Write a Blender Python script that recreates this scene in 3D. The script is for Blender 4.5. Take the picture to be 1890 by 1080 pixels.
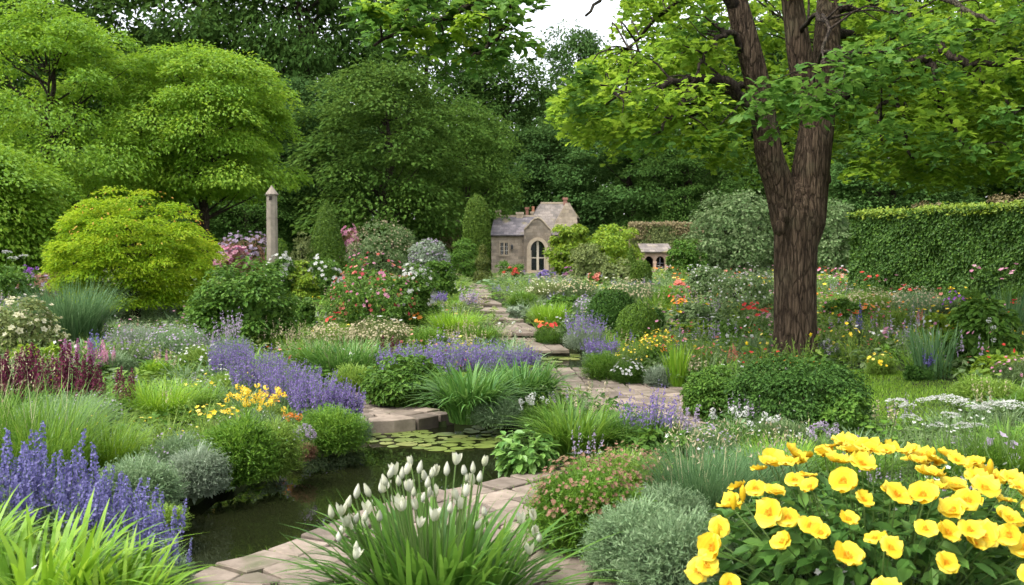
import bpy, math, random
import numpy as np
R = math.radians
sc = bpy.context.scene
for o in list(bpy.data.objects): bpy.data.objects.remove(o)
COL = sc.collection

# ------------------------------------------------------------------ camera, sky, sun, exposure
CAM_Z, FPX, PITCH = 1.70, 1750.0, math.atan(70/1750)
cd = bpy.data.cameras.new('camera'); cam = bpy.data.objects.new('camera', cd); COL.objects.link(cam)
cam.location = (0, 0, CAM_Z); cam.rotation_euler = (R(90)-PITCH, 0, 0)
cd.sensor_width = 36; cd.lens = FPX/1890*36; cd.clip_start = 0.1; cd.clip_end = 2000
cd.dof.use_dof = True; cd.dof.focus_distance = 9.0; cd.dof.aperture_fstop = 4.0
sc.camera = cam
SUN_EL, SUN_AZ = R(60), R(-118)     # high sun from behind the left shoulder, through thin cloud
world = bpy.data.worlds.new('World'); sc.world = world; world.use_nodes = True
wn, wl = world.node_tree.nodes, world.node_tree.links
sky = wn.new('ShaderNodeTexSky'); sky.sky_type = 'NISHITA'; sky.sun_disc = False
sky.sun_elevation = SUN_EL; sky.sun_rotation = SUN_AZ; sky.air_density = 1.0; sky.dust_density = 3.0
hsv = wn.new('ShaderNodeHueSaturation'); hsv.inputs['Saturation'].default_value = 0.22   # thin even cloud
wl.new(sky.outputs[0], hsv.inputs['Color'])
bg = wn['Background']; bg.inputs['Strength'].default_value = 0.15
wl.new(hsv.outputs[0], bg.inputs['Color'])
sd = bpy.data.lights.new('sun', 'SUN'); sd.energy = 1.0; sd.angle = R(22); sd.color = (1, 0.965, 0.90)
sun = bpy.data.objects.new('sun', sd); COL.objects.link(sun)
sun.rotation_euler = (R(90)-SUN_EL, 0, -SUN_AZ + R(180))
sun.location = (-20, -20, 40)
sc.view_settings.view_transform = 'Standard'; sc.view_settings.look = 'None'
sc.view_settings.gamma = 1; sc.view_settings.exposure = 1.82
cy = sc.cycles
cy.max_bounces = 6; cy.diffuse_bounces = 3; cy.glossy_bounces = 3; cy.transmission_bounces = 4
cy.use_denoising = True; cy.use_adaptive_sampling = True; cy.adaptive_threshold = 0.02
cy.caustics_reflective = False; cy.caustics_refractive = False

# ------------------------------------------------------------------ pixel <-> ground helpers (1890 x 1080 photograph)
CP, SP = math.cos(PITCH), math.sin(PITCH)
def smooth(a, b, x):
    t = np.clip((np.asarray(x, float)-a)/(b-a), 0, 1); return t*t*(3-2*t)
def height(x, y):
    h = 0.5*smooth(14, 29, y)
    h = h + 0.10*smooth(3.0, 7.0, np.abs(np.asarray(x, float)))*smooth(6, 12, y)
    return h
def ray(px, py):
    u, v = (px-945)/FPX, (540-py)/FPX
    return np.array([u, CP+v*SP, -SP+v*CP])
def at_y(px, py, y):
    d = ray(px, py); t = y/d[1]; return np.array([d[0]*t, y, CAM_Z+d[2]*t])
def at_z(px, py, z):
    d = ray(px, py); t = (z-CAM_Z)/d[2]; return np.array([d[0]*t, d[1]*t, z])
def ground(px, py):
    d = ray(px, py); t = 2.0
    while t < 400:
        p = d*t
        if CAM_Z+p[2] <= float(height(p[0], p[1])): break
        t *= 1.004
    p = d*t; return np.array([p[0], p[1], float(height(p[0], p[1]))])
def pix(x, y, z):
    dz = z-CAM_Z; f = y*CP-dz*SP; v = y*SP+dz*CP
    return 945+FPX*x/f, 540-FPX*v/f
def inside(poly, x, y):
    poly = np.asarray(poly); x = np.asarray(x, float); y = np.asarray(y, float)
    c = np.zeros(x.shape, bool); n = len(poly)
    for i in range(n):
        x0, y0 = poly[i]; x1, y1 = poly[(i+1) % n]
        if y0 == y1: continue
        m = ((y0 > y) != (y1 > y)) & (x < (x1-x0)*(y-y0)/(y1-y0)+x0)
        c ^= m
    return c
def wpoly(pts, z=0.0): return np.array([at_z(a, b, z)[:2] for a, b in pts])
def catmull(P, n):
    P = np.asarray(P, float); out = []
    Q = np.vstack([2*P[0]-P[1], P, 2*P[-1]-P[-2]])
    for i in range(1, len(Q)-2):
        for t in np.linspace(0, 1, n, endpoint=False):
            a, b, c, d = Q[i-1], Q[i], Q[i+1], Q[i+2]
            out.append(.5*((2*b)+(-a+c)*t+(2*a-5*b+4*c-d)*t*t+(-a+3*b-3*c+d)*t**3))
    out.append(P[-1]); return np.array(out)

# ------------------------------------------------------------------ mesh helpers
class Geo:
    def __init__(s): s.V = []; s.F = []; s.r = []; s.m = []; s.n = 0
    def add(s, V, F, rnd=None, mat=0):
        V = np.asarray(V, float).reshape(-1, 3); F = np.asarray(F, int)
        if len(F) == 0: return s
        s.V.append(V); s.F.append(F+s.n); s.n += len(V)
        s.r.append(np.zeros(len(F)) if rnd is None else np.broadcast_to(np.asarray(rnd, float), (len(F),)))
        s.m.append(np.full(len(F), mat)); return s
    def merge(s, g, M=None, off=None, rshift=0):
        b = s.n
        for V in g.V:
            W = V if M is None else V @ M.T
            s.V.append(W if off is None else W+off); s.n += len(V)
        for F, r, m in zip(g.F, g.r, g.m):
            s.F.append(F+b); s.r.append(np.clip(r+rshift, 0, 1)); s.m.append(m)
        return s
    def mesh(s, name, mats, smooth_shade=False):
        me = bpy.data.meshes.new(name)
        if not s.V: return me
        V = np.vstack(s.V); loops = np.concatenate([F.ravel() for F in s.F])
        tot = np.concatenate([np.full(len(F), F.shape[1]) for F in s.F])
        start = np.concatenate([[0], np.cumsum(tot)[:-1]])
        me.vertices.add(len(V)); me.vertices.foreach_set('co', V.astype(np.float32).ravel())
        me.loops.add(len(loops)); me.loops.foreach_set('vertex_index', loops.astype(np.int32))
        me.polygons.add(len(tot)); me.polygons.foreach_set('loop_start', start.astype(np.int32))
        mi = np.concatenate(s.m).astype(np.int32)
        for m in mats: me.materials.append(m)
        me.update(calc_edges=True)
        me.polygons.foreach_set('material_index', mi)
        me.polygons.foreach_set('use_smooth', np.full(len(tot), bool(smooth_shade)))
        a = me.attributes.new('rnd', 'FLOAT', 'FACE'); a.data.foreach_set('value', np.concatenate(s.r).astype(np.float32))
        me.update(); return me
def link(name, me, parent=None, loc=None, rot=None, scale=None):
    o = bpy.data.objects.new(name, me); COL.objects.link(o)
    if parent is not None: o.parent = parent
    if loc is not None: o.location = tuple(float(v) for v in loc)
    if rot is not None: o.rotation_euler = rot
    if scale is not None: o.scale = scale
    return o
def tag(o, label=None, cat=None, group=None, kind=None):
    if label: o['label'] = label
    if cat: o['category'] = cat
    if group: o['group'] = group
    if kind: o['kind'] = kind
    return o
def thing(name, label, cat, loc=(0, 0, 0), rz=0, group=None):
    return tag(link(name, None, None, loc, (0, 0, rz)), label, cat, group)
def unit(v): return v/np.maximum(np.linalg.norm(v, axis=-1, keepdims=True), 1e-9)
def rdir(g, n, zmin=-1.0, zmax=1.0):
    z = g.uniform(zmin, zmax, n); a = g.uniform(0, 2*np.pi, n); r = np.sqrt(1-z*z)
    return np.stack([r*np.cos(a), r*np.sin(a), z], 1)
LEAF = {
 'diamond': (np.array([[0, 0, 0], [-.5, .45, .12], [0, 1, 0], [.5, .45, .12]]), [[0, 3, 2, 1]]),
 'oval': (np.array([[0, 0, 0], [-.42, .28, .10], [-.40, .66, .08], [0, 1, -.06], [.40, .66, .08], [.42, .28, .10]]), [[0, 3, 2, 1], [0, 5, 4, 3]]),
 'maple': (np.array([[0, .05, 0], [-.38, -.10, .03], [-.34, .22, .06], [-.74, .42, -.05], [-.36, .55, .05], [-.32, .84, .0], [0, 1.1, -.1],
                     [.32, .84, .0], [.36, .55, .05], [.74, .42, -.05], [.34, .22, .06], [.38, -.10, .03]]),
           [[0, 3, 2, 1], [0, 6, 4, 3], [4, 6, 5, 5], [0, 9, 8, 6], [8, 7, 6, 6], [0, 11, 10, 9]]),
}
def cards(G, P, N, size, aspect=.6, shape='diamond', D=None, g=None, rnd=None, mat=0, spread=1.0):
    n = len(P)
    if n == 0: return
    N = unit(N)
    if D is None: D = g.normal(size=(n, 3))
    D = D+spread*0.25*g.normal(size=(n, 3))
    D = unit(D-N*(D*N).sum(1, keepdims=True)); X = np.cross(D, N)
    L, F = LEAF[shape]; s = np.broadcast_to(np.asarray(size, float), (n,))[:, None, None]
    V = P[:, None]+s*(L[None, :, 0:1]*aspect*X[:, None]+L[None, :, 1:2]*D[:, None]+L[None, :, 2:3]*N[:, None])
    k = len(L); r = g.uniform(0, 1, n) if rnd is None else np.broadcast_to(rnd, (n,))
    base = (np.arange(n)*k)[:, None]
    for gi, f in enumerate(F):
        f = list(dict.fromkeys(f)); F2 = base+np.array(f)[None]
        if gi == 0:
            G.add(V.reshape(-1, 3), F2, r, mat); b0 = G.n-n*k
        else:
            G.F.append(F2+b0); G.r.append(r); G.m.append(np.full(n, mat))
def blades(G, base, az, L, w, lean, droop, nseg=4, g=None, rnd=None, mat=0, twist=0.0):
    n = len(base); t = np.linspace(0, 1, nseg+1)[None, :, None]
    o = np.stack([np.cos(az), np.sin(az), np.zeros(n)], 1)[:, None]; sd_ = np.stack([-np.sin(az+twist), np.cos(az+twist), np.zeros(n)], 1)[:, None]
    L = np.broadcast_to(L, (n,))[:, None, None]; lean = np.broadcast_to(lean, (n,))[:, None, None]; droop = np.broadcast_to(droop, (n,))[:, None, None]
    w = np.broadcast_to(w, (n,))[:, None, None]
    up = np.array([0, 0, 1.])[None, None]
    C = base[:, None]+L*(o*(lean*t+droop*t*t*.9)+up*(np.sqrt(np.maximum(.05, 1-lean**2))*t-droop*t**2.4*.75))
    wd = w*(np.minimum(1, .55+1.2*t)*(1-t**3)+.02)
    V = np.stack([C-sd_*wd*.5, C+sd_*wd*.5], 2)
    m = nseg+1; b = (np.arange(n)*m*2)[:, None, None]; k = (np.arange(nseg)*2)[None, :, None]
    F = (b+k+np.array([0, 1, 3, 2])[None, None]).reshape(-1, 4)
    r = g.uniform(0, 1, n) if rnd is None else np.broadcast_to(rnd, (n,))
    G.add(V.reshape(-1, 3), F, np.repeat(r, nseg), mat)
    return C[:, -1]
def tube(G, pts, rad, sides=8, rnd=0.5, mat=0, wob=0, g=None, cap=True):
    pts = np.asarray(pts, float); rad = np.broadcast_to(rad, (len(pts),)); T = unit(np.gradient(pts, axis=0))
    ref = np.array([0, 0, 1.]) if abs(T[0, 2]) < .8 else np.array([0, 1., 0])
    V = []; a = np.linspace(0, 2*np.pi, sides, endpoint=False)
    for p, t, r in zip(pts, T, rad):
        x = unit(np.cross(t, ref)); y = np.cross(t, x); ref = np.cross(x, t)
        rr = r*(1+(wob*np.sin(a*3+p[2]*1.3)+wob*.6*np.sin(a*5+p[2]*.7) if wob else 0))
        V.append(p+np.outer(np.cos(a)*rr, x)+np.outer(np.sin(a)*rr, y))
    V = np.vstack(V); F = []; m = len(pts)
    i = np.arange(m-1)[:, None]*sides; j = np.arange(sides)[None]; jn = (j+1) % sides
    F = np.stack([i+j, i+jn, i+sides+jn, i+sides+j], -1).reshape(-1, 4)
    G.add(V, F, rnd, mat)
    if cap:
        G.F.append(np.array([np.arange(sides)+G.n-sides])); G.r.append(np.array([rnd])); G.m.append(np.array([mat]))
def box(G, x0, x1, y0, y1, z0, z1, mat=0, rnd=.5):
    V = [(x, y, z) for z in (z0, z1) for y in (y0, y1) for x in (x0, x1)]
    G.add(V, [[0, 2, 3, 1], [4, 5, 7, 6], [0, 1, 5, 4], [2, 6, 7, 3], [0, 4, 6, 2], [1, 3, 7, 5]], rnd, mat); return G
def prism(G, outline, y0, y1, mat=0, rnd=.5):     # outline in x-z, extruded along y
    n = len(outline); V = [(x, y0, z) for x, z in outline]+[(x, y1, z) for x, z in outline]
    b = G.n; G.add(V, [[i, (i+1) % n, n+(i+1) % n, n+i] for i in range(n)], rnd, mat)
    G.F.append(np.array([list(range(b, b+n))[::-1]])); G.r.append(np.array([rnd])); G.m.append(np.array([mat]))
    G.F.append(np.array([list(range(b+n, b+2*n))])); G.r.append(np.array([rnd])); G.m.append(np.array([mat])); return G

# ------------------------------------------------------------------ materials
MAT = {}
def nt(name):
    m = bpy.data.materials.new(name); m.use_nodes = True; t = m.node_tree
    return m, t.nodes, t.links, t.nodes['Principled BSDF']
def ramp(N, stops):
    r = N.new('ShaderNodeValToRGB'); e = r.color_ramp.elements
    while len(e) < len(stops): e.new(.5)
    for k, (p, c) in zip(e, stops): k.position = p; k.color = (*c, 1)
    return r
def leafm(name, *cols, tr=.35, rough=.55, spec=.25, var=.10):
    m, N, L, p = nt(name)
    a = N.new('ShaderNodeAttribute'); a.attribute_name = 'rnd'
    st = [(i/(len(cols)-1), c) for i, c in enumerate(cols)]
    r = ramp(N, st); L.new(a.outputs['Fac'], r.inputs['Fac'])
    oi = N.new('ShaderNodeObjectInfo'); h = N.new('ShaderNodeHueSaturation')
    mr = N.new('ShaderNodeMapRange'); mr.inputs['To Min'].default_value = 1-var; mr.inputs['To Max'].default_value = 1+var
    L.new(oi.outputs['Random'], mr.inputs['Value']); L.new(mr.outputs[0], h.inputs['Value']); L.new(r.outputs[0], h.inputs['Color'])
    L.new(h.outputs[0], p.inputs['Base Color']); p.inputs['Roughness'].default_value = rough; p.inputs['Specular IOR Level'].default_value = spec
    if tr > 0:
        t = N.new('ShaderNodeBsdfTranslucent'); h2 = N.new('ShaderNodeHueSaturation')
        h2.inputs['Hue'].default_value = .485; h2.inputs['Saturation'].default_value = 1.0; h2.inputs['Value'].default_value = 1.4
        L.new(h.outputs[0], h2.inputs['Color']); L.new(h2.outputs[0], t.inputs['Color'])
        mx = N.new('ShaderNodeMixShader'); mx.inputs[0].default_value = tr
        L.new(p.outputs[0], mx.inputs[1]); L.new(t.outputs[0], mx.inputs[2]); L.new(mx.outputs[0], N['Material Output'].inputs[0])
    MAT[name] = m; return m
def stonem(name, c1, c2, c3, scale=6, bump=.25, rough=.85, brick=None, moss=None):
    m, N, L, p = nt(name)
    tc = N.new('ShaderNodeTexCoord'); n1 = N.new('ShaderNodeTexNoise'); n1.inputs['Scale'].default_value = scale; n1.inputs['Detail'].default_value = 8
    n1.inputs['Roughness'].default_value = .65
    L.new(tc.outputs['Object'], n1.inputs['Vector'])
    r = ramp(N, [(.28, c1), (.5, c2), (.72, c3)]); L.new(n1.outputs['Fac'], r.inputs['Fac']); col = r.outputs[0]
    a = N.new('ShaderNodeAttribute'); a.attribute_name = 'rnd'
    hv = N.new('ShaderNodeHueSaturation'); mr = N.new('ShaderNodeMapRange'); mr.inputs['To Min'].default_value = .62; mr.inputs['To Max'].default_value = 1.28
    L.new(a.outputs['Fac'], mr.inputs['Value']); L.new(mr.outputs[0], hv.inputs['Value']); L.new(col, hv.inputs['Color']); col = hv.outputs[0]
    hgt = n1.outputs['Fac']
    if brick:
        bw, bh, mortar = brick
        mp = N.new('ShaderNodeMapping'); mp.inputs['Rotation'].default_value = (R(90), 0, 0)
        L.new(tc.outputs['Object'], mp.inputs['Vector'])
        nz = N.new('ShaderNodeTexNoise'); nz.inputs['Scale'].default_value = 1.7
        L.new(tc.outputs['Object'], nz.inputs['Vector'])
        va = N.new('ShaderNodeVectorMath'); va.operation = 'MULTIPLY_ADD'; va.inputs[1].default_value = (.12, .12, .12)
        L.new(nz.outputs['Color'], va.inputs[0]); L.new(mp.outputs[0], va.inputs[2])
        b = N.new('ShaderNodeTexBrick'); b.inputs['Scale'].default_value = 1; b.inputs['Brick Width'].default_value = bw; b.inputs['Row Height'].default_value = bh
        b.inputs['Mortar Size'].default_value = mortar; b.inputs['Color1'].default_value = (.72, .72, .72, 1); b.inputs['Color2'].default_value = (1.25, 1.2, 1.15, 1)
        b.inputs['Mortar'].default_value = (.8, .78, .74, 1); b.inputs['Bias'].default_value = 0
        L.new(va.outputs[0], b.inputs['Vector'])
        mm = N.new('ShaderNodeMix'); mm.data_type = 'RGBA'; mm.blend_type = 'MULTIPLY'; mm.inputs['Factor'].default_value = 1
        L.new(col, mm.inputs['A']); L.new(b.outputs['Color'], mm.inputs['B']); col = mm.outputs['Result']
        ad = N.new('ShaderNodeMath'); ad.operation = 'SUBTRACT'; L.new(n1.outputs['Fac'], ad.inputs[0]); L.new(b.outputs['Fac'], ad.inputs[1]); hgt = ad.outputs[0]
    if moss:
        n2 = N.new('ShaderNodeTexNoise'); n2.inputs['Scale'].default_value = moss[1]; n2.inputs['Detail'].default_value = 6
        L.new(tc.outputs['Object'], n2.inputs['Vector']); r2 = ramp(N, [(moss[2], (0, 0, 0)), (moss[2]+.14, (1, 1, 1))]); L.new(n2.outputs['Fac'], r2.inputs['Fac'])
        mm = N.new('ShaderNodeMix'); mm.data_type = 'RGBA'; L.new(r2.outputs[0], mm.inputs['Factor']); L.new(col, mm.inputs['A']); mm.inputs['B'].default_value = (*moss[0], 1); col = mm.outputs['Result']
    bp = N.new('ShaderNodeBump'); bp.inputs['Strength'].default_value = bump; bp.inputs['Distance'].default_value = .03
    L.new(hgt, bp.inputs['Height']); L.new(bp.outputs[0], p.inputs['Normal'])
    L.new(col, p.inputs['Base Color']); p.inputs['Roughness'].default_value = rough; p.inputs['Specular IOR Level'].default_value = .2
    MAT[name] = m; return m
# greens (r, g, b linear)
leafm('leaf_dark_wood', (.030, .068, .013), (.047, .104, .019), (.078, .148, .026), tr=.34, spec=.06, rough=.7)
leafm('leaf_mid_wood', (.040, .090, .014), (.066, .135, .020), (.106, .184, .030), tr=.32, spec=.08, rough=.7)
leafm('leaf_teal_wood', (.034, .080, .019), (.054, .118, .027), (.086, .160, .038), tr=.3, spec=.06, rough=.7)
leafm('leaf_lime_tree', (.10, .215, .016), (.165, .31, .022), (.265, .39, .036), tr=.42)
leafm('leaf_golden', (.12, .25, .012), (.22, .35, .014), (.36, .43, .028), tr=.4, spec=.12)
leafm('leaf_golden_tip', (.42, .32, .030), (.50, .30, .05), (.48, .22, .05), tr=.3)
leafm('leaf_maple', (.080, .165, .016), (.130, .235, .020), (.205, .305, .030), tr=.60, rough=.5, spec=.12)
leafm('leaf_shrub', (.040, .095, .013), (.068, .150, .019), (.115, .21, .03), tr=.3, spec=.15)
leafm('leaf_shrub_dark', (.024, .064, .011), (.043, .105, .016), (.075, .155, .026), tr=.25, spec=.12)
leafm('leaf_box', (.050, .115, .012), (.085, .165, .016), (.13, .22, .022), tr=.2)
leafm('leaf_yew', (.046, .092, .011), (.072, .128, .016), (.105, .165, .024), tr=.18, spec=.12)
leafm('leaf_yew_gold', (.055, .085, .014), (.085, .115, .018), (.12, .14, .022), tr=.15)
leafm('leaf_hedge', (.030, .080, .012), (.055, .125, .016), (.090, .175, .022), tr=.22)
leafm('leaf_hedge_sunlit', (.11, .185, .018), (.17, .25, .024), (.24, .31, .03), tr=.25)  # hedge leaf made lighter: sunlight on the top put into the colour
leafm('leaf_lime_shrub', (.11, .20, .014), (.17, .27, .02), (.26, .34, .03), tr=.32)
leafm('leaf_olive', (.09, .13, .035), (.14, .18, .05), (.20, .23, .075), tr=.25)
leafm('leaf_silver', (.14, .20, .12), (.22, .28, .18), (.32, .37, .27), tr=.28)
leafm('leaf_willow', (.065, .12, .036), (.11, .175, .06), (.195, .255, .115), tr=.28, spec=.12)
leafm('leaf_grey_green', (.11, .19, .085), (.17, .26, .12), (.25, .34, .18), tr=.3)
leafm('leaf_blue_grass', (.055, .125, .046), (.090, .18, .066), (.14, .235, .095), tr=.3, spec=.12)
leafm('leaf_grass', (.060, .150, .014), (.105, .215, .022), (.17, .29, .04), tr=.35, rough=.45)
leafm('leaf_grass_fresh', (.10, .22, .012), (.16, .31, .02), (.26, .40, .04), tr=.38, rough=.42)
leafm('leaf_strap', (.045, .130, .022), (.080, .190, .032), (.14, .26, .06), tr=.3, rough=.4)
leafm('leaf_tulip', (.050, .135, .018), (.085, .20, .024), (.14, .28, .04), tr=.38, rough=.4)
leafm('leaf_hosta', (.07, .17, .03), (.12, .24, .045), (.18, .31, .07), tr=.3, rough=.4)
leafm('leaf_poppy', (.035, .095, .016), (.058, .140, .024), (.095, .19, .034), tr=.3, rough=.5, spec=.15)
leafm('leaf_feather', (.10, .19, .024), (.16, .26, .035), (.23, .33, .06), tr=.32)
leafm('leaf_russet', (.16, .13, .05), (.22, .12, .07), (.30, .16, .11), tr=.3)
leafm('leaf_brown', (.12, .095, .04), (.175, .14, .06), (.23, .19, .09), tr=.2)
leafm('stem', (.08, .14, .03), (.12, .19, .05), tr=.15)
leafm('straw', (.26, .23, .12), (.36, .31, .18), (.42, .36, .24), tr=.2)
leafm('lily_leaf', (.10, .15, .03), (.17, .21, .05), (.25, .26, .08), tr=.1, rough=.28, spec=.5)
# flowers
def fl(n, *c, tr=.3): leafm(n, *c, tr=tr, rough=.6, spec=.2, var=.04)
fl('fl_yellow', (.46, .25, .007), (.60, .425, .014), (.655, .51, .035), (.68, .555, .08))
fl('fl_gold_eye', (.62, .26, .01), (.75, .36, .01))
fl('fl_white', (.40, .41, .36), (.47, .47, .43), (.52, .52, .49))
fl('fl_cream', (.46, .45, .27), (.54, .52, .35), (.58, .57, .44))
fl('fl_lavender', (.13, .09, .24), (.19, .135, .32), (.26, .195, .40))
fl('fl_blue', (.105, .095, .24), (.155, .14, .32), (.23, .21, .41))
fl('fl_mauve', (.24, .185, .27), (.32, .26, .34), (.40, .335, .41))
fl('fl_pink', (.42, .16, .25), (.50, .23, .31), (.55, .34, .38))
fl('fl_magenta', (.24, .06, .18), (.32, .11, .24), (.40, .19, .31))
fl('fl_burgundy', (.07, .012, .026), (.11, .018, .038), (.16, .03, .058))
fl('fl_red', (.42, .030, .022), (.50, .055, .035), (.54, .10, .06))
fl('fl_coral', (.46, .12, .08), (.52, .18, .12), (.56, .27, .19))
fl('fl_rose', (.40, .05, .06), (.48, .09, .09), (.52, .16, .14))
fl('fl_orange', (.55, .16, .02), (.62, .23, .03), (.64, .31, .06))
fl('fl_smallyellow', (.70, .50, .02), (.78, .60, .05), (.75, .62, .16))
fl('fl_purple', (.20, .05, .30), (.28, .08, .40), (.35, .13, .46))
fl('fl_deepblue', (.07, .06, .18), (.11, .095, .25), (.17, .15, .33))
# bark
def barkm(name, c1, c2, c3):
    m, N, L, p = nt(name)
    tc = N.new('ShaderNodeTexCoord'); mp = N.new('ShaderNodeMapping'); mp.inputs['Scale'].default_value = (15, 15, 1.1)
    L.new(tc.outputs['Object'], mp.inputs['Vector'])
    w = N.new('ShaderNodeTexNoise'); w.inputs['Scale'].default_value = 2.2; w.inputs['Detail'].default_value = 9; w.inputs['Roughness'].default_value = .68; w.inputs['Distortion'].default_value = .6
    L.new(mp.outputs[0], w.inputs['Vector'])
    r = ramp(N, [(.32, c1), (.5, c2), (.68, c3)]); L.new(w.outputs['Fac'], r.inputs['Fac'])
    n2 = N.new('ShaderNodeTexNoise'); n2.inputs['Scale'].default_value = 1.6; n2.inputs['Detail'].default_value = 4; L.new(tc.outputs['Object'], n2.inputs['Vector'])
    r2 = ramp(N, [(.52, (0, 0, 0)), (.72, (.55, .55, .55))]); L.new(n2.outputs['Fac'], r2.inputs['Fac'])
    mm = N.new('ShaderNodeMix'); mm.data_type = 'RGBA'; L.new(r2.outputs[0], mm.inputs['Factor']); L.new(r.outputs[0], mm.inputs['A']); mm.inputs['B'].default_value = (.11, .105, .06, 1)
    mp2 = N.new('ShaderNodeMapping'); mp2.inputs['Scale'].default_value = (7, 7, 1.5); L.new(tc.outputs['Object'], mp2.inputs['Vector'])
    nd = N.new('ShaderNodeTexNoise'); nd.inputs['Scale'].default_value = 2.5; nd.inputs['Detail'].default_value = 5; L.new(mp2.outputs[0], nd.inputs['Vector'])
    vm = N.new('ShaderNodeVectorMath'); vm.operation = 'MULTIPLY_ADD'; vm.inputs[1].default_value = (.7, .7, .7); L.new(nd.outputs['Color'], vm.inputs[0]); L.new(mp2.outputs[0], vm.inputs[2])
    vo = N.new('ShaderNodeTexVoronoi'); vo.feature = 'DISTANCE_TO_EDGE'; vo.inputs['Scale'].default_value = 2.0; L.new(vm.outputs[0], vo.inputs['Vector'])
    r3 = ramp(N, [(0.0, (.30, .27, .25)), (.16, (1, 1, 1))]); L.new(vo.outputs['Distance'], r3.inputs['Fac'])
    m3 = N.new('ShaderNodeMix'); m3.data_type = 'RGBA'; m3.blend_type = 'MULTIPLY'; m3.inputs['Factor'].default_value = .85; L.new(mm.outputs['Result'], m3.inputs['A']); L.new(r3.outputs[0], m3.inputs['B'])
    L.new(m3.outputs['Result'], p.inputs['Base Color'])
    hh = N.new('ShaderNodeMath'); hh.operation = 'MULTIPLY_ADD'; hh.inputs[1].default_value = .9; L.new(r3.outputs[0], hh.inputs[0]); L.new(w.outputs['Fac'], hh.inputs[2])
    bp = N.new('ShaderNodeBump'); bp.inputs['Strength'].default_value = .9; bp.inputs['Distance'].default_value = .04
    L.new(hh.outputs[0], bp.inputs['Height']); L.new(bp.outputs[0], p.inputs['Normal']); p.inputs['Roughness'].default_value = .9; p.inputs['Specular IOR Level'].default_value = .15
    MAT[name] = m
barkm('bark', (.018, .012, .007), (.074, .050, .031), (.155, .112, .075))
barkm('bark_dark', (.018, .014, .010), (.045, .034, .024), (.08, .06, .045))
stonem('stone_house', (.27, .22, .165), (.37, .31, .24), (.46, .395, .315), scale=3, brick=(.46, .21, .014), bump=.5, moss=((.22, .20, .12), 1.2, .62))
stonem('stone_trim', (.34, .27, .19), (.43, .35, .25), (.50, .42, .32), scale=5, bump=.2)
stonem('stone_wall', (.24, .17, .10), (.34, .25, .15), (.42, .33, .22), scale=2.2, brick=(.5, .2, .014), bump=.4)
stonem('stone_column', (.15, .125, .10), (.235, .20, .16), (.31, .265, .21), scale=3, bump=.4, moss=((.13, .125, .08), 2.2, .6))
stonem('stone_pink', (.36, .24, .17), (.46, .32, .235), (.52, .40, .31), scale=4, bump=.2)
stonem('slate', (.12, .11, .12), (.18, .165, .178), (.24, .222, .228), scale=2.2, brick=(.3, .16, .012), bump=.5, moss=((.20, .17, .09), 1.0, .60))
stonem('stone_tile', (.125, .11, .10), (.185, .165, .15), (.25, .22, .195), scale=2.2, brick=(.34, .18, .014), bump=.5, moss=((.26, .22, .10), .9, .58))
stonem('paving', (.125, .100, .077), (.19, .152, .118), (.25, .203, .162), scale=7, bump=.4, moss=((.10, .10, .055), 2.6, .58))
stonem('brick_red', (.22, .10, .07), (.30, .15, .11), (.36, .21, .16), scale=5, bump=.3)
stonem('terracotta', (.30, .13, .07), (.38, .18, .10), (.44, .24, .15), scale=8, bump=.2)
def plain(name, col, rough=.5, metal=0, spec=.5):
    m, N, L, p = nt(name); p.inputs['Base Color'].default_value = (*col, 1); p.inputs['Roughness'].default_value = rough
    p.inputs['Metallic'].default_value = metal; p.inputs['Specular IOR Level'].default_value = spec; MAT[name] = m
plain('frame_cream', (.55, .48, .36), .6); plain('lead', (.10, .10, .11), .6); plain('dark_iron', (.02, .02, .02), .5)
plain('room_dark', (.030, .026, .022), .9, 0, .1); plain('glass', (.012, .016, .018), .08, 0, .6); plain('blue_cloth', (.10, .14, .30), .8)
plain('frame_white', (.62, .61, .56), .5)
def waterm():
    m, N, L, p = nt('water')
    p.inputs['Base Color'].default_value = (.009, .011, .004, 1); p.inputs['Roughness'].default_value = .0; p.inputs['IOR'].default_value = 1.33
    p.inputs['Specular IOR Level'].default_value = .5
    n = N.new('ShaderNodeTexNoise'); n.inputs['Scale'].default_value = 3.2; n.inputs['Detail'].default_value = 3
    tc = N.new('ShaderNodeTexCoord'); L.new(tc.outputs['Object'], n.inputs['Vector'])
    b = N.new('ShaderNodeBump'); b.inputs['Strength'].default_value = .07; b.inputs['Distance'].default_value = .02
    L.new(n.outputs['Fac'], b.inputs['Height']); L.new(b.outputs[0], p.inputs['Normal']); MAT['water'] = m
waterm()
def soilm():
    m, N, L, p = nt('soil'); tc = N.new('ShaderNodeTexCoord')
    n = N.new('ShaderNodeTexNoise'); n.inputs['Scale'].default_value = 1.3; n.inputs['Detail'].default_value = 10; L.new(tc.outputs['Object'], n.inputs['Vector'])
    r = ramp(N, [(.35, (.022, .020, .010)), (.52, (.030, .045, .014)), (.7, (.05, .075, .02))]); L.new(n.outputs['Fac'], r.inputs['Fac']); L.new(r.outputs[0], p.inputs['Base Color'])
    p.inputs['Roughness'].default_value = .95; p.inputs['Specular IOR Level'].default_value = .1
    b = N.new('ShaderNodeBump'); b.inputs['Strength'].default_value = .6; L.new(n.outputs['Fac'], b.inputs['Height']); L.new(b.outputs[0], p.inputs['Normal']); MAT['soil'] = m
soilm()

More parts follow.
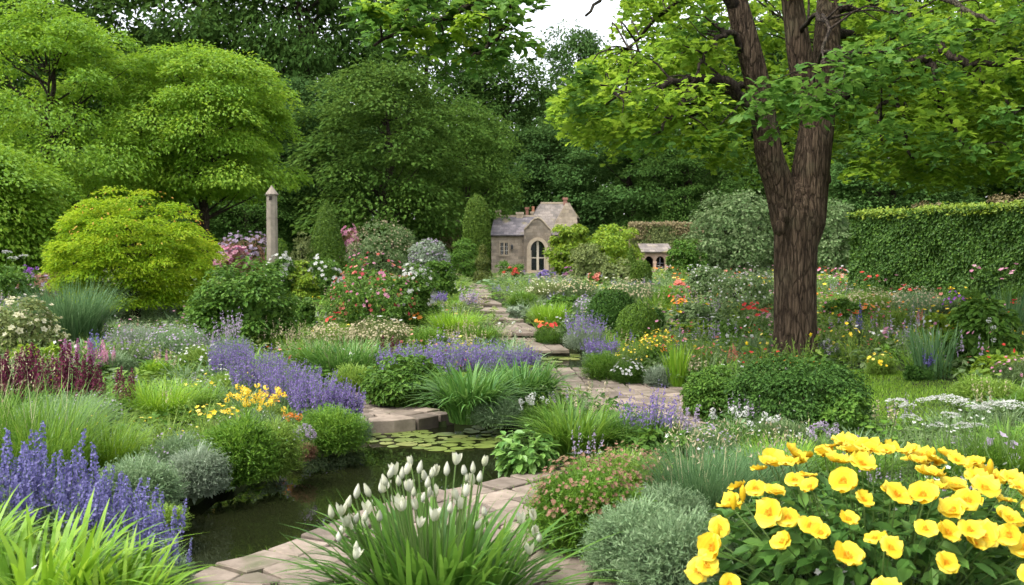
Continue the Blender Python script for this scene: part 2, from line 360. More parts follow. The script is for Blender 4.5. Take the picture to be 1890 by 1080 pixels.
# ------------------------------------------------------------------ ground, pond, paths
Z_WATER = -0.11
pond_px = [(250, 1120), (372, 1052), (480, 1020), (600, 975), (700, 932), (800, 908), (890, 892), (1000, 866), (1075, 846), (1060, 800), (960, 770), (905, 762), (830, 762), (690, 772), (640, 765),
           (560, 800), (470, 850), (330, 920), (200, 1010)]
POND = catmull(np.vstack([wpoly(pond_px), wpoly(pond_px)[:1]]), 6)[:-1]
pool_px = [(985, 655), (1030, 641), (1090, 648), (1092, 672), (1050, 678), (1005, 677)]
POOL = catmull(np.vstack([wpoly(pool_px), wpoly(pool_px)[:1]]), 4)[:-1]
lower_path_px = [(250, 1150), (372, 1052), (480, 1020), (600, 975), (700, 932), (800, 908), (890, 892), (1000, 866), (1050, 852), (1062, 868), (1020, 905), (1005, 985), (1090, 1030), (1200, 1090), (1330, 1200), (700, 1500), (200, 1300)]
left_path_px = [(610, 715), (640, 705), (700, 722), (760, 742), (835, 748), (835, 768), (760, 777), (700, 782), (640, 782), (560, 770)]
right_path_px = [(1005, 678), (1085, 676), (1110, 690), (1180, 704), (1262, 714), (1300, 745), (1290, 800), (1180, 780), (1090, 752), (1030, 720), (1000, 695)]
LOWER, LEFTP, RIGHTP = wpoly(lower_path_px), wpoly(left_path_px), wpoly(right_path_px)
lawn_px = [(1550, 684), (1640, 684), (1700, 694), (1770, 712), (1770, 765), (1620, 800), (1530, 745)]
LAWN = np.array([ground(a, b)[:2] for a, b in lawn_px])
STEP = [(645, 940, 1052, .08), (614, 920, 1008, .18), (589, 898, 968, .26), (574, 886, 944, .34), (560, 876, 926, .42), (547, 862, 908, .50)]
step_lines = [(at_z(a, py, z), at_z(b, py, z)) for py, a, b, z in STEP]
top_line = (at_z(862, 522, .5), at_z(905, 522, .5)); door_line = (at_z(955, 505, .5), at_z(1012, 505, .5))
STAIR = np.array([l[0][:2] for l in step_lines]+[top_line[0][:2], door_line[0][:2], door_line[1][:2], top_line[1][:2]]+[l[1][:2] for l in step_lines[::-1]])
CUTS = [LOWER, LEFTP, RIGHTP, STAIR]
def blocked(x, y, lawn=True):
    m = inside(POND, x, y) | inside(POOL, x, y)
    for c in CUTS: m |= inside(c, x, y)
    if lawn: m |= inside(LAWN, x, y)
    return m
xs = np.unique(np.concatenate([np.arange(-9, 9.01, .1), np.arange(-40, 40, .8), np.arange(-400, 401, 20)]))
ys = np.unique(np.concatenate([np.arange(2.5, 19, .1), np.arange(19, 40, .4), np.arange(40, 120, 3), np.arange(-60, 2.5, 5), np.arange(120, 900, 30)]))
gx, gy = np.meshgrid(xs, ys); gz = height(gx, gy)
gz = gz+.015*np.sin(gx*2.1+gy)*np.sin(gy*1.7-gx*.6)
for c in CUTS: gz[inside(c, gx, gy)] -= (.13 if c is STAIR else .045)
gz[inside(POND, gx, gy) & ~inside(LOWER, gx, gy) & ~inside(LEFTP, gx, gy)] = -.6
gz[inside(POOL, gx, gy)] = -.5
G = Geo(); nx, ny = len(xs), len(ys)
idx = np.arange(nx*ny).reshape(ny, nx)
G.add(np.stack([gx, gy, gz], -1).reshape(-1, 3), np.stack([idx[:-1, :-1], idx[:-1, 1:], idx[1:, 1:], idx[1:, :-1]], -1).reshape(-1, 4))
tag(link('ground', G.mesh('ground', [MAT['soil']], True)), 'dark planted soil of the garden under the flower beds', 'ground', kind='structure')
def sheet(name, poly, z, mat, grow=1.0):
    c = poly.mean(0); P = c+(poly-c)*grow; g_ = Geo(); g_.add([(x, y, z) for x, y in P], [list(range(len(P)))])
    return link(name, g_.mesh(name, [MAT[mat]]))
tag(sheet('pond_water', POND, Z_WATER, 'water', 1.02), 'dark still water of the pond winding between the beds', 'water', kind='structure')
tag(sheet('pool_water', POOL, -.05, 'water', 1.05), 'small dark pool at the foot of the stone steps', 'water', kind='structure')

def stone(G, pts, z, th, g, bev=.014):
    """one flagstone from its outline (counter-clockwise xy)"""
    pts = np.asarray(pts, float); n = len(pts); c = pts.mean(0); r = g.uniform(0, 1)
    tilt = g.normal(0, .006, 2); zt = z+g.normal(0, .004)
    def zz(q): return zt+(q-c)@tilt
    d = unit(pts-c); inn = pts-d*bev
    V = np.vstack([np.c_[pts, np.full(n, z-th)], np.c_[pts, zz(pts)-bev*.8], np.c_[inn, zz(inn)]])
    F = [[i, (i+1) % n, n+(i+1) % n, n+i] for i in range(n)]+[[n+i, n+(i+1) % n, 2*n+(i+1) % n, 2*n+i] for i in range(n)]
    b = G.n; G.add(V, F, r)
    G.F.append(np.array([np.arange(b+2*n, b+3*n)])); G.r.append(np.array([r])); G.m.append(np.array([0]))
def paved(curve, rows, clip, z, seed, side=1, th=.16, lmin=.22, lmax=.46, gap=.008, coping=True):
    g = np.random.default_rng(seed); C = catmull(curve, 14); seg = np.linalg.norm(np.diff(C, axis=0), axis=1); S = np.r_[0, np.cumsum(seg)]
    T = unit(np.gradient(C, axis=0)); Nn = np.stack([T[:, 1], -T[:, 0]], 1)*side
    def P(s, o):
        p = np.array([np.interp(s, S, C[:, k]) for k in (0, 1)]); n = np.array([np.interp(s, S, Nn[:, k]) for k in (0, 1)]); return p+unit(n)*o
    G = Geo(); off = -.03
    for ri, w in enumerate(rows):
        s = -g.uniform(0, .3)
        while s < S[-1]:
            l = g.uniform(lmin, lmax)*(1.15 if ri == 0 else 1)
            a, b = s+gap, s+l-gap; o0, o1 = off+gap*(ri > 0), off+w-gap
            q = [(a, o0), ((a+b)/2, o0), (b, o0), (b, (o0+o1)/2), (b, o1), ((a+b)/2, o1), (a, o1), (a, (o0+o1)/2)]
            pts = []
            for k, (u, v) in enumerate(q):
                j = .020 if ri else .012
                pts.append(P(min(max(u, 0), S[-1]), v)+g.normal(0, j*(.6 if k % 2 else 1), 2)*.8)
            pts = np.array(pts)
            # round the corners a little
            c = pts.mean(0); pts[::2] = c+(pts[::2]-c)*.965
            s += l
            if clip is not None and not inside(clip, pts[:, 0].mean(), pts[:, 1].mean()): continue
            if np.linalg.norm(pts[2]-pts[0]) < .1: continue
            area = .5*np.sum(pts[:, 0]*np.roll(pts[:, 1], -1)-np.roll(pts[:, 0], -1)*pts[:, 1])
            if area < 0: pts = pts[::-1]
            stone(G, pts, z, th if ri else th+.12, g, .009)
        off += w
    return G
low_curve = wpoly([(250, 1135), (372, 1056), (480, 1024), (600, 979), (700, 936), (800, 911), (890, 895), (1000, 869), (1075, 850)])
G = paved(low_curve, [.26, .24, .21, .25, .22, .20, .24, .22, .24, .22, .24, .22, .24], LOWER, .012, 5)
tag(link('lower_path', G.mesh('lower_path', [MAT['paving']])), 'curving flagstone path with a stone edge along the near bank of the pond', 'path', kind='structure')
G = paved(wpoly([(560, 784), (640, 783), (700, 781), (760, 776), (835, 764)]), [.24, .22, .2, .24, .22, .2, .22, .24, .22, .2], wpoly([(560, 715), (640, 705), (700, 722), (760, 742), (840, 748), (845, 780), (700, 800), (540, 800)]), .02, 6, side=-1, th=.25)
tag(link('left_path', G.mesh('left_path', [MAT['paving']])), 'flagstone terrace edge on the far side of the pond beside the lavender', 'path', kind='structure')
G = paved(wpoly([(1000, 680), (1025, 715), (1085, 752), (1180, 785), (1300, 815)]), [.24]*13, RIGHTP, .01, 7, side=-1)
tag(link('right_path', G.mesh('right_path', [MAT['paving']])), 'pale flagstone path curving from the steps past the clipped shrubs', 'path', kind='structure')
# steps: each tread is a row or two of flagstones with a dark riser below
g = np.random.default_rng(9); G = Geo()
lines = step_lines+[top_line]
for i in range(len(STEP)):
    (a, b), (c, d), z = lines[i], lines[i+1], STEP[i][3]
    a, b, c, d = [np.array(v[:2]) for v in (a, b, c, d)]
    nrow = max(1, int(round(np.linalg.norm((c+d)/2-(a+b)/2)/.75)))
    for r_ in range(nrow):
        t0, t1 = r_/nrow, (r_+1)/nrow+(.06 if r_ == nrow-1 else -.012)
        if r_ == 0: t0 -= .02
        L0, L1, R0, R1 = a+(c-a)*t0, a+(c-a)*t1, b+(d-b)*t0, b+(d-b)*t1
        cuts = sorted([0, 1]+list(g.uniform(.25, .75, 1 if r_ % 2 else 2)))
        for u, v in zip(cuts[:-1], cuts[1:]):
            if v-u < .08: continue
            u2, v2 = u+.006, v-.006
            pts = np.array([L0+(R0-L0)*u2, L0+(R0-L0)*(u2+v2)/2, L0+(R0-L0)*v2, L1+(R1-L1)*v2, L1+(R1-L1)*u2])+g.normal(0, .012, (5, 2))
            stone(G, pts, z, .06, g, .012)
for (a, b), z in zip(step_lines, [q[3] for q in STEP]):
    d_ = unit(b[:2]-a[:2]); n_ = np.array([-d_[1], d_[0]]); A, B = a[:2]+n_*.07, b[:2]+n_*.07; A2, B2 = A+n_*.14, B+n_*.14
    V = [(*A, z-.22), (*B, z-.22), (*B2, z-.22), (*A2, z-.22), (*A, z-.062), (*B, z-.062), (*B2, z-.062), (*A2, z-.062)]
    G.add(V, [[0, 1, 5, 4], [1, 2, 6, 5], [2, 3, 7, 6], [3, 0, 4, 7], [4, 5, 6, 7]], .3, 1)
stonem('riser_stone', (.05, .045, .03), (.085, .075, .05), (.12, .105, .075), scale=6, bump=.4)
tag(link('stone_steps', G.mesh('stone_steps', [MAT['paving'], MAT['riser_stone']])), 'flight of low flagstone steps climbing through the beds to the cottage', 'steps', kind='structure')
(a, b), (c, d) = top_line, door_line
P = [np.array(v[:2]) for v in (a, b, c, d)]; G = Geo()
for k in range(10):
    t0, t1 = k/10, (k+1)/10-.004
    L0, L1, R0, R1 = P[0]+(P[2]-P[0])*t0, P[0]+(P[2]-P[0])*t1, P[1]+(P[3]-P[1])*t0, P[1]+(P[3]-P[1])*t1
    m = g.uniform(.4, .6)
    for u, v in ((0, m-.01), (m+.01, 1)): stone(G, [L0+(R0-L0)*u, L0+(R0-L0)*v, L1+(R1-L1)*v, L1+(R1-L1)*u], .5, .1, g, .02)
tag(link('cottage_path', G.mesh('cottage_path', [MAT['paving']])), 'stone path from the top step to the cottage door', 'path', kind='structure')
# lawn patch: short turf on its own sheet
g = np.random.default_rng(11)
lo, hi = LAWN.min(0), LAWN.max(0); pts = g.uniform(lo, hi, (26000, 2)); pts = pts[inside(LAWN, pts[:, 0], pts[:, 1])]
G = Geo(); B = np.c_[pts, height(pts[:, 0], pts[:, 1])]
blades(G, B, g.uniform(0, 6.28, len(B)), g.uniform(.03, .055, len(B)), .012, g.uniform(0, .5, len(B)), .2, 1, g)
tag(link('lawn', G.mesh('lawn', [MAT['leaf_grass_fresh']])), 'small patch of mown lawn behind the clipped dark shrub', 'lawn', kind='stuff')

# ------------------------------------------------------------------ cottage, loggia, walls, column
HD, HS = 60.0, 60.0/FPX
def hx(px): return (px-945)*HS
def hz(py): return CAM_Z-(py-470)*HS
def arch_pts(xa, xb, zs, za, n=8, pointed=True):
    """points of an arch from the left spring to the right spring"""
    xm, w = (xa+xb)/2, (xb-xa)/2; out = []
    for t in np.linspace(0, 1, n):
        if pointed: out.append((xa+w*(1-math.cos(t*math.pi/2))**.9, zs+(za-zs)*math.sin(t*math.pi/2)**.85))
        else: out.append((xm-w*math.cos(t*math.pi/2), zs+(za-zs)*math.sin(t*math.pi/2)))
    return out+[(2*xm-x, z) for x, z in out[::-1][1:]]
def wall_with_arch(G, outline_top, x0, x1, z0, xa, xb, arch, y0, y1, zb):
    """front wall from x0..x1 whose top edge is outline_top (left to right), with an arched opening"""
    for ya, flip in ((y0, False), (y1, True)):
        def add(P):
            P = [(x, ya, z) for x, z in P]; G.add(P if not flip else P[::-1], [list(range(len(P)))])
        xm = (xa+xb)/2; ih = len(arch)//2
        topL = [p for p in outline_top if p[0] <= xm]; topR = [p for p in outline_top if p[0] >= xm]
        add([(x0, z0), (xa, z0)]+[(xa, zb)]*(zb != z0)+arch[:ih+1]+[(xm, topL[-1][1])][:(topL[-1][0] != xm)]+topL[::-1])
        add([(xb, z0), (x1, z0)]+topR[::-1]+arch[ih:])
    seq = [(xa, z0)]+arch+[(xb, z0)]
    for (a, b), (c, d) in zip(seq[:-1], seq[1:]): G.add([(a, y0, b), (c, y0, d), (c, y1, d), (a, y1, b)], [[0, 1, 2, 3]])
    o = [(x1, z0)]+outline_top[::-1]+[(x0, z0)]
    for (a, b), (c, d) in zip(o[:-1], o[1:]): G.add([(a, y0, b), (c, y0, d), (c, y1, d), (a, y1, b)], [[3, 2, 1, 0]])
house = thing('stone_cottage', 'small stone cottage with slate roof, tall gable and pointed arched doorway', 'cottage', (0, HD, 0.5))
def H(name, G, mats, parent=house, sm=False): return link(name, G.mesh(name, [MAT[m] for m in mats], sm), parent)
Z = lambda py: hz(py)-.5
G = Geo()   # left wing and main block walls
wx0, wx1 = hx(907), hx(968); wy, ww0, ww1 = Z(447), hx(923), hx(938)
zt, zbm = Z(448), Z(470)
box(G, wx0, ww0, 0, .35, -.1, Z(433)); box(G, ww1, wx1+.06, 0, .35, -.1, Z(433)); box(G, ww0, ww1, .003, .347, -.1, zbm); box(G, ww0, ww1, .003, .347, zt, Z(433))
box(G, wx0, wx0+.3, .35, 3.2, -.1, Z(433)); prism_z = Z(401)
G.add([(wx0, 0, Z(433)), (wx0, 3.2, Z(433)), (wx0+.12, 1.6, Z(401)-.06)], [[0, 2, 1]])
box(G, wx0, wx1, 2.9, 3.2, -.1, Z(433))
H('wing_wall', G, ['stone_house'])
G = Geo()
bx0, bx1 = hx(968), hx(1066)
box(G, bx0+.1, bx1, .5, 4.6, -.1, Z(434))
zg = Z(434)                      # stone gable on the right of the main block
gable = [(hx(1026), zg-.01), (bx1, zg-.01), (bx1, Z(399)), (hx(1052), Z(374)), (hx(1045), Z(374)), (hx(1026), Z(408))]
prism(G, gable, .48, .85)
H('main_wall', G, ['stone_house'])
# porch bay with ogee gable and arched doorway
xa, xb = hx(979), hx(1005.5); arch = arch_pts(xa, xb, Z(462), Z(444.5))
top = [(hx(967), Z(425)), (hx(972), Z(420.5)), (hx(980), Z(411)), (hx(986), Z(405.5)), (hx(991.5), Z(403.5)), (hx(997), Z(405.5)), (hx(1003), Z(411)), (hx(1011), Z(420.5)), (hx(1016), Z(425))]
xm = (xa+xb)/2; top = [(x if abs(x-hx(991.5)) > 1e-6 else xm, z) for x, z in top]
G = Geo(); wall_with_arch(G, top, hx(967), hx(1016), -.1, xa, xb, arch, -.45, -.10, -.1)
box(G, hx(967), hx(967)+.3, -.102, .6, -.1, Z(427)); box(G, hx(1016)-.3, hx(1016), -.102, .6, -.1, Z(427))
porch = H('porch', G, ['stone_house'])
G = Geo()   # coping along the gable, and the moulding round the arch
cop = [(x, z+.0) for x, z in top]
for (a, b), (c, d) in zip(cop[:-1], cop[1:]): prism(G, [(a, b+.003), (c, d+.003), (c, d+.10), (a, b+.10)], -.52, -.06)
H('coping', G, ['stone_trim'], porch)
G = Geo(); outer = arch_pts(hx(972), hx(1012), Z(462), Z(438.5))
for (a, b, c, d) in zip(arch[:-1], arch[1:], outer[1:], outer[:-1]): prism(G, [a, b, c, d], -.53, -.452)
box(G, hx(972), xa, -.53, -.452, -.1, Z(462)); box(G, xb, hx(1012), -.53, -.452, -.1, Z(462))
H('arch_moulding', G, ['stone_trim'], porch)
G = Geo(); box(G, hx(968), hx(1016), -1.1, -.455, -.12, .10); box(G, hx(972), hx(1012), -.85, -.458, .104, .22)
H('door_step', G, ['stone_trim'], porch)
door = H('glazed_door', (lambda q: (q.add([(x, -.24, z) for x, z in [(xa, -.05)]+arch+[(xb, -.05)]], [list(range(len(arch)+2))]), q)[1])(Geo()), ['glass'])
G = Geo(); m = .05; xm = (xa+xb)/2
box(G, xm-.07, xm+.07, -.30, -.245, .23, Z(446)); box(G, xa+.003, xm-.072, -.29, -.245, Z(476)-.03, Z(476)+.03); box(G, xm+.072, xb-.003, -.29, -.245, Z(476)-.03, Z(476)+.03)
box(G, xa+.003, xa+.06, -.30, -.245, .23, Z(462)); box(G, xb-.06, xb-.003, -.30, -.245, .23, Z(462))
H('door_frame', G, ['frame_cream'], door)
win = H('window', box(Geo(), ww0+.003, ww1-.003, .20, .22, zbm, zt), ['glass'])
G = Geo(); box(G, ww0-.06, ww1+.06, -.04, -.003, zt, zt+.14); box(G, ww0-.05, ww1+.05, -.09, -.003, zbm-.12, zbm)
xm2 = (ww0+ww1)/2; box(G, xm2-.05, xm2+.05, -.03, .19, zbm, zt); box(G, ww0-.06, ww0+.03, -.035, .19, zbm, zt); box(G, ww1-.03, ww1+.06, -.035, .19, zbm, zt)
H('window_surround', G, ['stone_trim'], win)
G = Geo(); q = (xm2-.05-ww0-.03)
for a in (ww0+.03, xm2+.05):
    box(G, a+q/2-.012, a+q/2+.012, .14, .17, zbm, zt)
    for k in (1, 2): zz_ = zbm+(zt-zbm)*k/3; box(G, a, a+q/2-.013, .14, .17, zz_-.012, zz_+.012); box(G, a+q/2+.013, a+q, .14, .17, zz_-.012, zz_+.012)
H('window_bar', G, ['frame_white'], win)
G = Geo(); xl = hx(945); box(G, xl-.02, xl+.02, -.16, -.002, Z(452), Z(452)+.03); box(G, xl-.07, xl+.07, -.22, -.08, Z(460), Z(454))
V = [(xl-.09, -.24, Z(454)+.002), (xl+.09, -.24, Z(454)+.002), (xl+.09, -.06, Z(454)+.002), (xl-.09, -.06, Z(454)+.002), (xl, -.15, Z(451))]
G.add(V, [[0, 1, 4], [1, 2, 4], [2, 3, 4], [3, 0, 4]]); H('wall_lantern', G, ['dark_iron'])
def slab(G, P, th=.09):
    P = np.array(P, float); n = np.cross(P[1]-P[0], P[2]-P[0]); n = n/np.linalg.norm(n)
    if n[2] < 0: n = -n
    k = len(P); Q = P+n*th; V = np.vstack([P, Q]); G.add(V, [[i, (i+1) % k, k+(i+1) % k, k+i] for i in range(k)])
    b = G.n-2*k
    for s in (np.arange(k)[::-1], np.arange(k)+k): G.F.append((s+b)[None]); G.r.append(np.array([.5])); G.m.append(np.array([0]))
G = Geo(); ze, zr = Z(434), Z(400)
slab(G, [(hx(905), -.22, ze-.08), (hx(968)+.05, -.22, ze-.08), (hx(990), 1.6, zr), (hx(911.5), 1.6, zr)]); slab(G, [(hx(905), 3.4, ze-.08), (hx(968)+.05, 3.4, ze-.08), (hx(990), 1.6, zr), (hx(911.5), 1.6, zr)])
H('wing_roof', G, ['slate'])
G = Geo(); ze, zr = Z(434)-.05, Z(374)
slab(G, [(hx(968)-.25, .30, ze), (hx(1030), .30, ze), (hx(1047), 2.55, zr), (hx(1000), 2.55, zr)]); slab(G, [(hx(968)-.25, 4.85, ze), (hx(968)-.25, .30, ze), (hx(1000), 2.55, zr)])
slab(G, [(bx1+.1, 4.85, ze), (hx(968)-.25, 4.85, ze), (hx(1000), 2.55, zr), (hx(1052), 2.55, zr)]); slab(G, [(bx1+.12, .86, ze+1.1), (bx1+.12, 4.85, ze), (hx(1052), 2.55, zr), (hx(1049), .86, zr-.02)])
slab(G, [(hx(1030)+.02, .865, ze+.2), (hx(1049), .865, zr-.02), (hx(1049), 2.55, zr-.01), (hx(1047), 2.55, zr)])
roof = H('main_roof', G, ['stone_tile'])
G = Geo(); box(G, hx(1000), hx(1052), 2.42, 2.68, zr+.04, zr+.15); H('ridge', G, ['stone_trim'], roof)
G = Geo(); box(G, hx(911), hx(988), 1.5, 1.72, Z(400)+.05, Z(400)+.16); H('ridge', G, ['stone_trim'])
G = Geo()   # porch roof running back from the gable
for s in (0, 1):
    xs_ = [hx(967), hx(980), xm] if s == 0 else [hx(1016), hx(1003), xm]; zs_ = [Z(425)-.1, Z(411)-.08, Z(404)-.08]
    for k in range(2): G.add([(xs_[k], -.1, zs_[k]), (xs_[k+1], -.1, zs_[k+1]), (xs_[k+1], 2.4, zs_[k+1]), (xs_[k], 2.4, zs_[k])], [[0, 1, 2, 3]])
H('porch_roof', G, ['stone_tile'])
def chimney(px0, px1, py0, py1, y, mat, pot=0, cap=.05):
    G = Geo(); a, b = hx(px0), hx(px1); box(G, a, b, y-.22, y+.22, Z(py1), Z(py0)-.14); box(G, a-cap, b+cap, y-.27, y+.27, Z(py0)-.138, Z(py0))
    c = H('chimney', G, [mat], house)
    for k in range(pot):
        q = Geo(); xc = a+(b-a)*(k+.5)/pot; tube(q, [(xc, y, Z(py0)+.002), (xc, y, Z(py0)+.2), (xc, y, Z(py0)+.34)], [.11, .085, .10], 8); H('chimney_pot', q, ['terracotta'], c, True)
chimney(914.5, 923.5, 386, 404, 1.6, 'stone_trim'); chimney(953.5, 966, 390, 406, 1.6, 'stone_trim'); chimney(971, 976.5, 380, 408, 2.2, 'brick_red'); chimney(981, 990, 388, 404, 2.3, 'stone_trim', 1); chimney(1043.5, 1050.5, 361, 380, 2.55, 'brick_red')
# loggia on the right, under an old wall
LD = 57.0; LS = LD/FPX
def lx(px): return (px-945)*LS
def lz(py): return CAM_Z-(py-470)*LS-.5
log = thing('garden_loggia', 'pinkish stone loggia with two round arches set under the overgrown wall', 'loggia', (0, LD, .5))
xs4 = [lx(1186), lx(1189.5), lx(1206), lx(1210.5), lx(1227), lx(1238)]
z0_, zs_, za_, zt_ = -.1, lz(484), lz(473), lz(467)
for k, (a, b, c, d) in enumerate(((xs4[0], xs4[1], xs4[2], (xs4[2]+xs4[3])/2), ((xs4[2]+xs4[3])/2, xs4[3], xs4[4], xs4[5]))):
    G = Geo(); ar = arch_pts(b, c, zs_, za_, 8, False)
    wall_with_arch(G, [(a, zt_), ((b+c)/2, zt_), (d, zt_)], a, d, z0_, b, c, ar, 0, .4, z0_); link('arcade', G.mesh('arcade', [MAT['stone_pink']]), log)
for px in (1188, 1208.3, 1230):
    G = Geo(); x = lx(px); box(G, x-.11, x+.11, -.06, -.003, zs_-.06, zs_+.05); box(G, x-.085, x+.085, -.04, -.004, 0, zs_-.062); box(G, x-.12, x+.12, -.10, -.002, -.1, -.002)
    link('pilaster', G.mesh('pilaster', [MAT['stone_pink']]), log)
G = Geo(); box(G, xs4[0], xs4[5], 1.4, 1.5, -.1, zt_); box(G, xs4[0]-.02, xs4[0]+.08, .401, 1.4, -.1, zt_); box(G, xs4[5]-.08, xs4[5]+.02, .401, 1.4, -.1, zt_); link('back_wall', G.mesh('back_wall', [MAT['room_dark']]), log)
G = Geo(); slab(G, [(xs4[0]-.1, -.18, zt_+.01), (xs4[5]+.1, -.18, zt_+.01), (xs4[5]+.1, 1.6, lz(451)), (xs4[0]-.1, 1.6, lz(451))], .07); link('roof', G.mesh('roof', [MAT['stone_tile']]), log)
G = Geo(); xc = (xs4[3]+xs4[4])/2; box(G, xc-.03, xc+.03, .18, .24, 0, za_-.05)
for z in (lz(494), lz(486)): box(G, xs4[3]+.003, xc-.032, .19, .23, z-.02, z+.02); box(G, xc+.032, xs4[4]-.003, .19, .23, z-.02, z+.02)
link('window_frame', G.mesh('window_frame', [MAT['lead']]), log)
G = Geo(); box(G, lx(1204), lx(1222), -.9, -.11, -.12, .16); link('step', G.mesh('step', [MAT['stone_pink']]), log)
WD = 59.2
def wallthing(px0, px1, py, label, d=WD, cap='stone_trim', mat='stone_wall'):
    s = d/FPX; a, b = (px0-945)*s, (px1-945)*s; zt = CAM_Z-(py-470)*s
    w = thing('garden_wall', label, 'wall', ((a+b)/2, d, .4)); G = Geo(); h = (b-a)/2
    box(G, -h, h, 0, .5, -.2, zt-.4-.13); link('masonry', G.mesh('masonry', [MAT[mat]]), w)
    G = Geo(); n = max(2, int((b-a)/.7)); g = np.random.default_rng(int(px0))
    for k in range(n): box(G, -h+2*h*k/n+.008, -h+2*h*(k+1)/n-.008, -.06, .56, zt-.4-.128, zt-.4+g.normal(0, .012), 0, g.uniform())
    link('coping', G.mesh('coping', [MAT[cap]]), w); return w, a, b, zt
wallthing(812, 873, 407, 'tan stone garden wall to the left of the cottage beside the clipped cone', 63)
w, a, b, zt = wallthing(1162, 1300, 411, 'old tan wall with overgrown face behind the loggia')
g = np.random.default_rng(77); G = Geo(); n = 5200
P = np.c_[g.uniform(lx(1170), lx(1290), n), -g.uniform(.02, .30, n), g.uniform(lz(452), lz(412), n)]
cards(G, P, np.array([[0, -1, .5]])+.5*g.normal(size=(n, 3)), g.uniform(.10, .2, n), .6, 'oval', np.array([[0, -.3, -1.]]), g)
k = thing('wall_creeper', 'grey green creeper with browned edges covering the wall above the loggia', 'creeper', (0, WD, .5)); link('foliage', G.mesh('creeper', [MAT['leaf_olive']]), k)
G = Geo(); n = 1500
P = np.c_[g.uniform(lx(1168), lx(1296), n), -g.uniform(-.2, .35, n), lz(411)+g.normal(0, .07, n)]
P2 = np.c_[g.normal(lx(1184), .35, 500), -g.uniform(.1, .38, 500), g.uniform(lz(440), lz(414), 500)]; P3 = np.c_[g.normal(lx(1270), .28, 420), -g.uniform(.1, .38, 420), g.uniform(lz(430), lz(416), 420)]
P = np.vstack([P, P2, P3]); cards(G, P, np.array([[0, -1, .6]])+.5*g.normal(size=(len(P), 3)), .15, .6, 'oval', np.array([[0, -.3, -1.]]), g); link('browned_foliage', G.mesh('creeper', [MAT['leaf_brown']]), k)
# stone column with lantern niche, left of the cottage
CDi = 36.0; cpos = at_z(503, 470, .5); cx = (503-945)/FPX*CDi; s = CDi/FPX; cz = float(height(cx, CDi))
colm = thing('stone_column', 'slim octagonal stone column with a pyramid cap and small niche', 'column', (cx, CDi, cz))
zc = lambda py: CAM_Z-(py-470)*s-cz
G = Geo(); tube(G, [(0, 0, -.1), (0, 0, .1), (0, 0, .12), (0, 0, zc(372)), (0, 0, zc(371)), (0, 0, zc(361))], [.27, .27, .225, .205, .205, .205], 8); link('shaft', G.mesh('shaft', [MAT['stone_column']]), colm)
G = Geo(); tube(G, [(0, 0, zc(361)+.002), (0, 0, zc(359)), (0, 0, zc(358.8)), (0, 0, zc(346)), (0, 0, zc(343))], [.25, .26, .25, .05, .025], 8); link('cap', G.mesh('cap', [MAT['stone_column']]), colm)
G = Geo(); box(G, -.05, .05, -.215, -.175, zc(370), zc(363)); link('niche', G.mesh('niche', [MAT['room_dark']]), colm)

# ------------------------------------------------------------------ plant generators (all return [(part, Geo, [materials], smooth)])
PROF = {
 'ball': lambda t: np.sqrt(np.maximum(0, 1-(2*t-1)**2)),
 'dome': lambda t: np.where(t < .4, .80+.5*t, np.sqrt(np.maximum(0, 1-((t-.4)/.6)**2))),
 'egg': lambda t: np.where(t < .3, .75+.83*t, np.sqrt(np.maximum(0, 1-((t-.3)/.7)**2.0))),
 'cone': lambda t: np.clip(1.06*np.maximum(0, 1-t)**.62-.06, 0, 1)*np.where(t < .12, .9+.8*t, 1),
 'bullet': lambda t: np.where(t < .55, .9+.18*t, np.sqrt(np.maximum(0, 1-((t-.55)/.45)**2))),
 'bird': lambda t: np.interp(t, [0, .1, .25, .34, .40, .55, .68, .76, .86, .95, 1], [.95, 1, .9, .45, .6, .8, .5, .3, .38, .28, .02]),
}
def surf(g, n, W, H, prof):
    t = g.uniform(0, 1, n*4); f = PROF[prof](t); keep = g.uniform(0, 1, n*4) < f+.06; t = t[keep][:n]
    if len(t) < n: t = np.r_[t, g.uniform(0, .6, n-len(t))]
    a = g.uniform(0, 2*np.pi, n); f = PROF[prof](t); e = .02
    sl = (PROF[prof](np.clip(t+e, 0, 1))-PROF[prof](np.clip(t-e, 0, 1)))/(2*e)*(W/2)/H
    N = unit(np.stack([np.cos(a), np.sin(a), np.clip(-sl, -2, 4)], 1))
    P = np.stack([np.cos(a)*f*W/2, np.sin(a)*f*W/2, t*H], 1); return P, N
def lump(P, W, s=1.0):
    q = P/W*6*s; return np.sin(q[:, 0]*1.3+q[:, 2]*.9+1)*np.sin(q[:, 1]*1.7-q[:, 2]*1.1+2)*.6+np.sin(q[:, 0]*3.1+1.5*q[:, 1])*np.sin(q[:, 2]*2.7+q[:, 1]*1.3)*.4
def topiary(g, W, H, prof='ball', leaf=.03, mat='leaf_box', n=5200):
    P, N = surf(g, n, W, H, prof); P = P-N*np.abs(g.normal(0, .012*W+.008, n))[:, None]+N*(lump(P, W, 1.5)*.012*W)[:, None]
    G = Geo(); cards(G, P, N+.55*g.normal(size=(n, 3)), leaf*g.uniform(.7, 1.3, n), .65, 'oval', np.array([[0, 0, .7]])+N*.8, g)
    P2, N2 = surf(g, n//3, W*.9, H*.95, prof); cards(G, P2, N2+.4*g.normal(size=(n//3, 3)), leaf*1.6, .8, 'diamond', None, g)
    return [('foliage', G, [mat], False)]
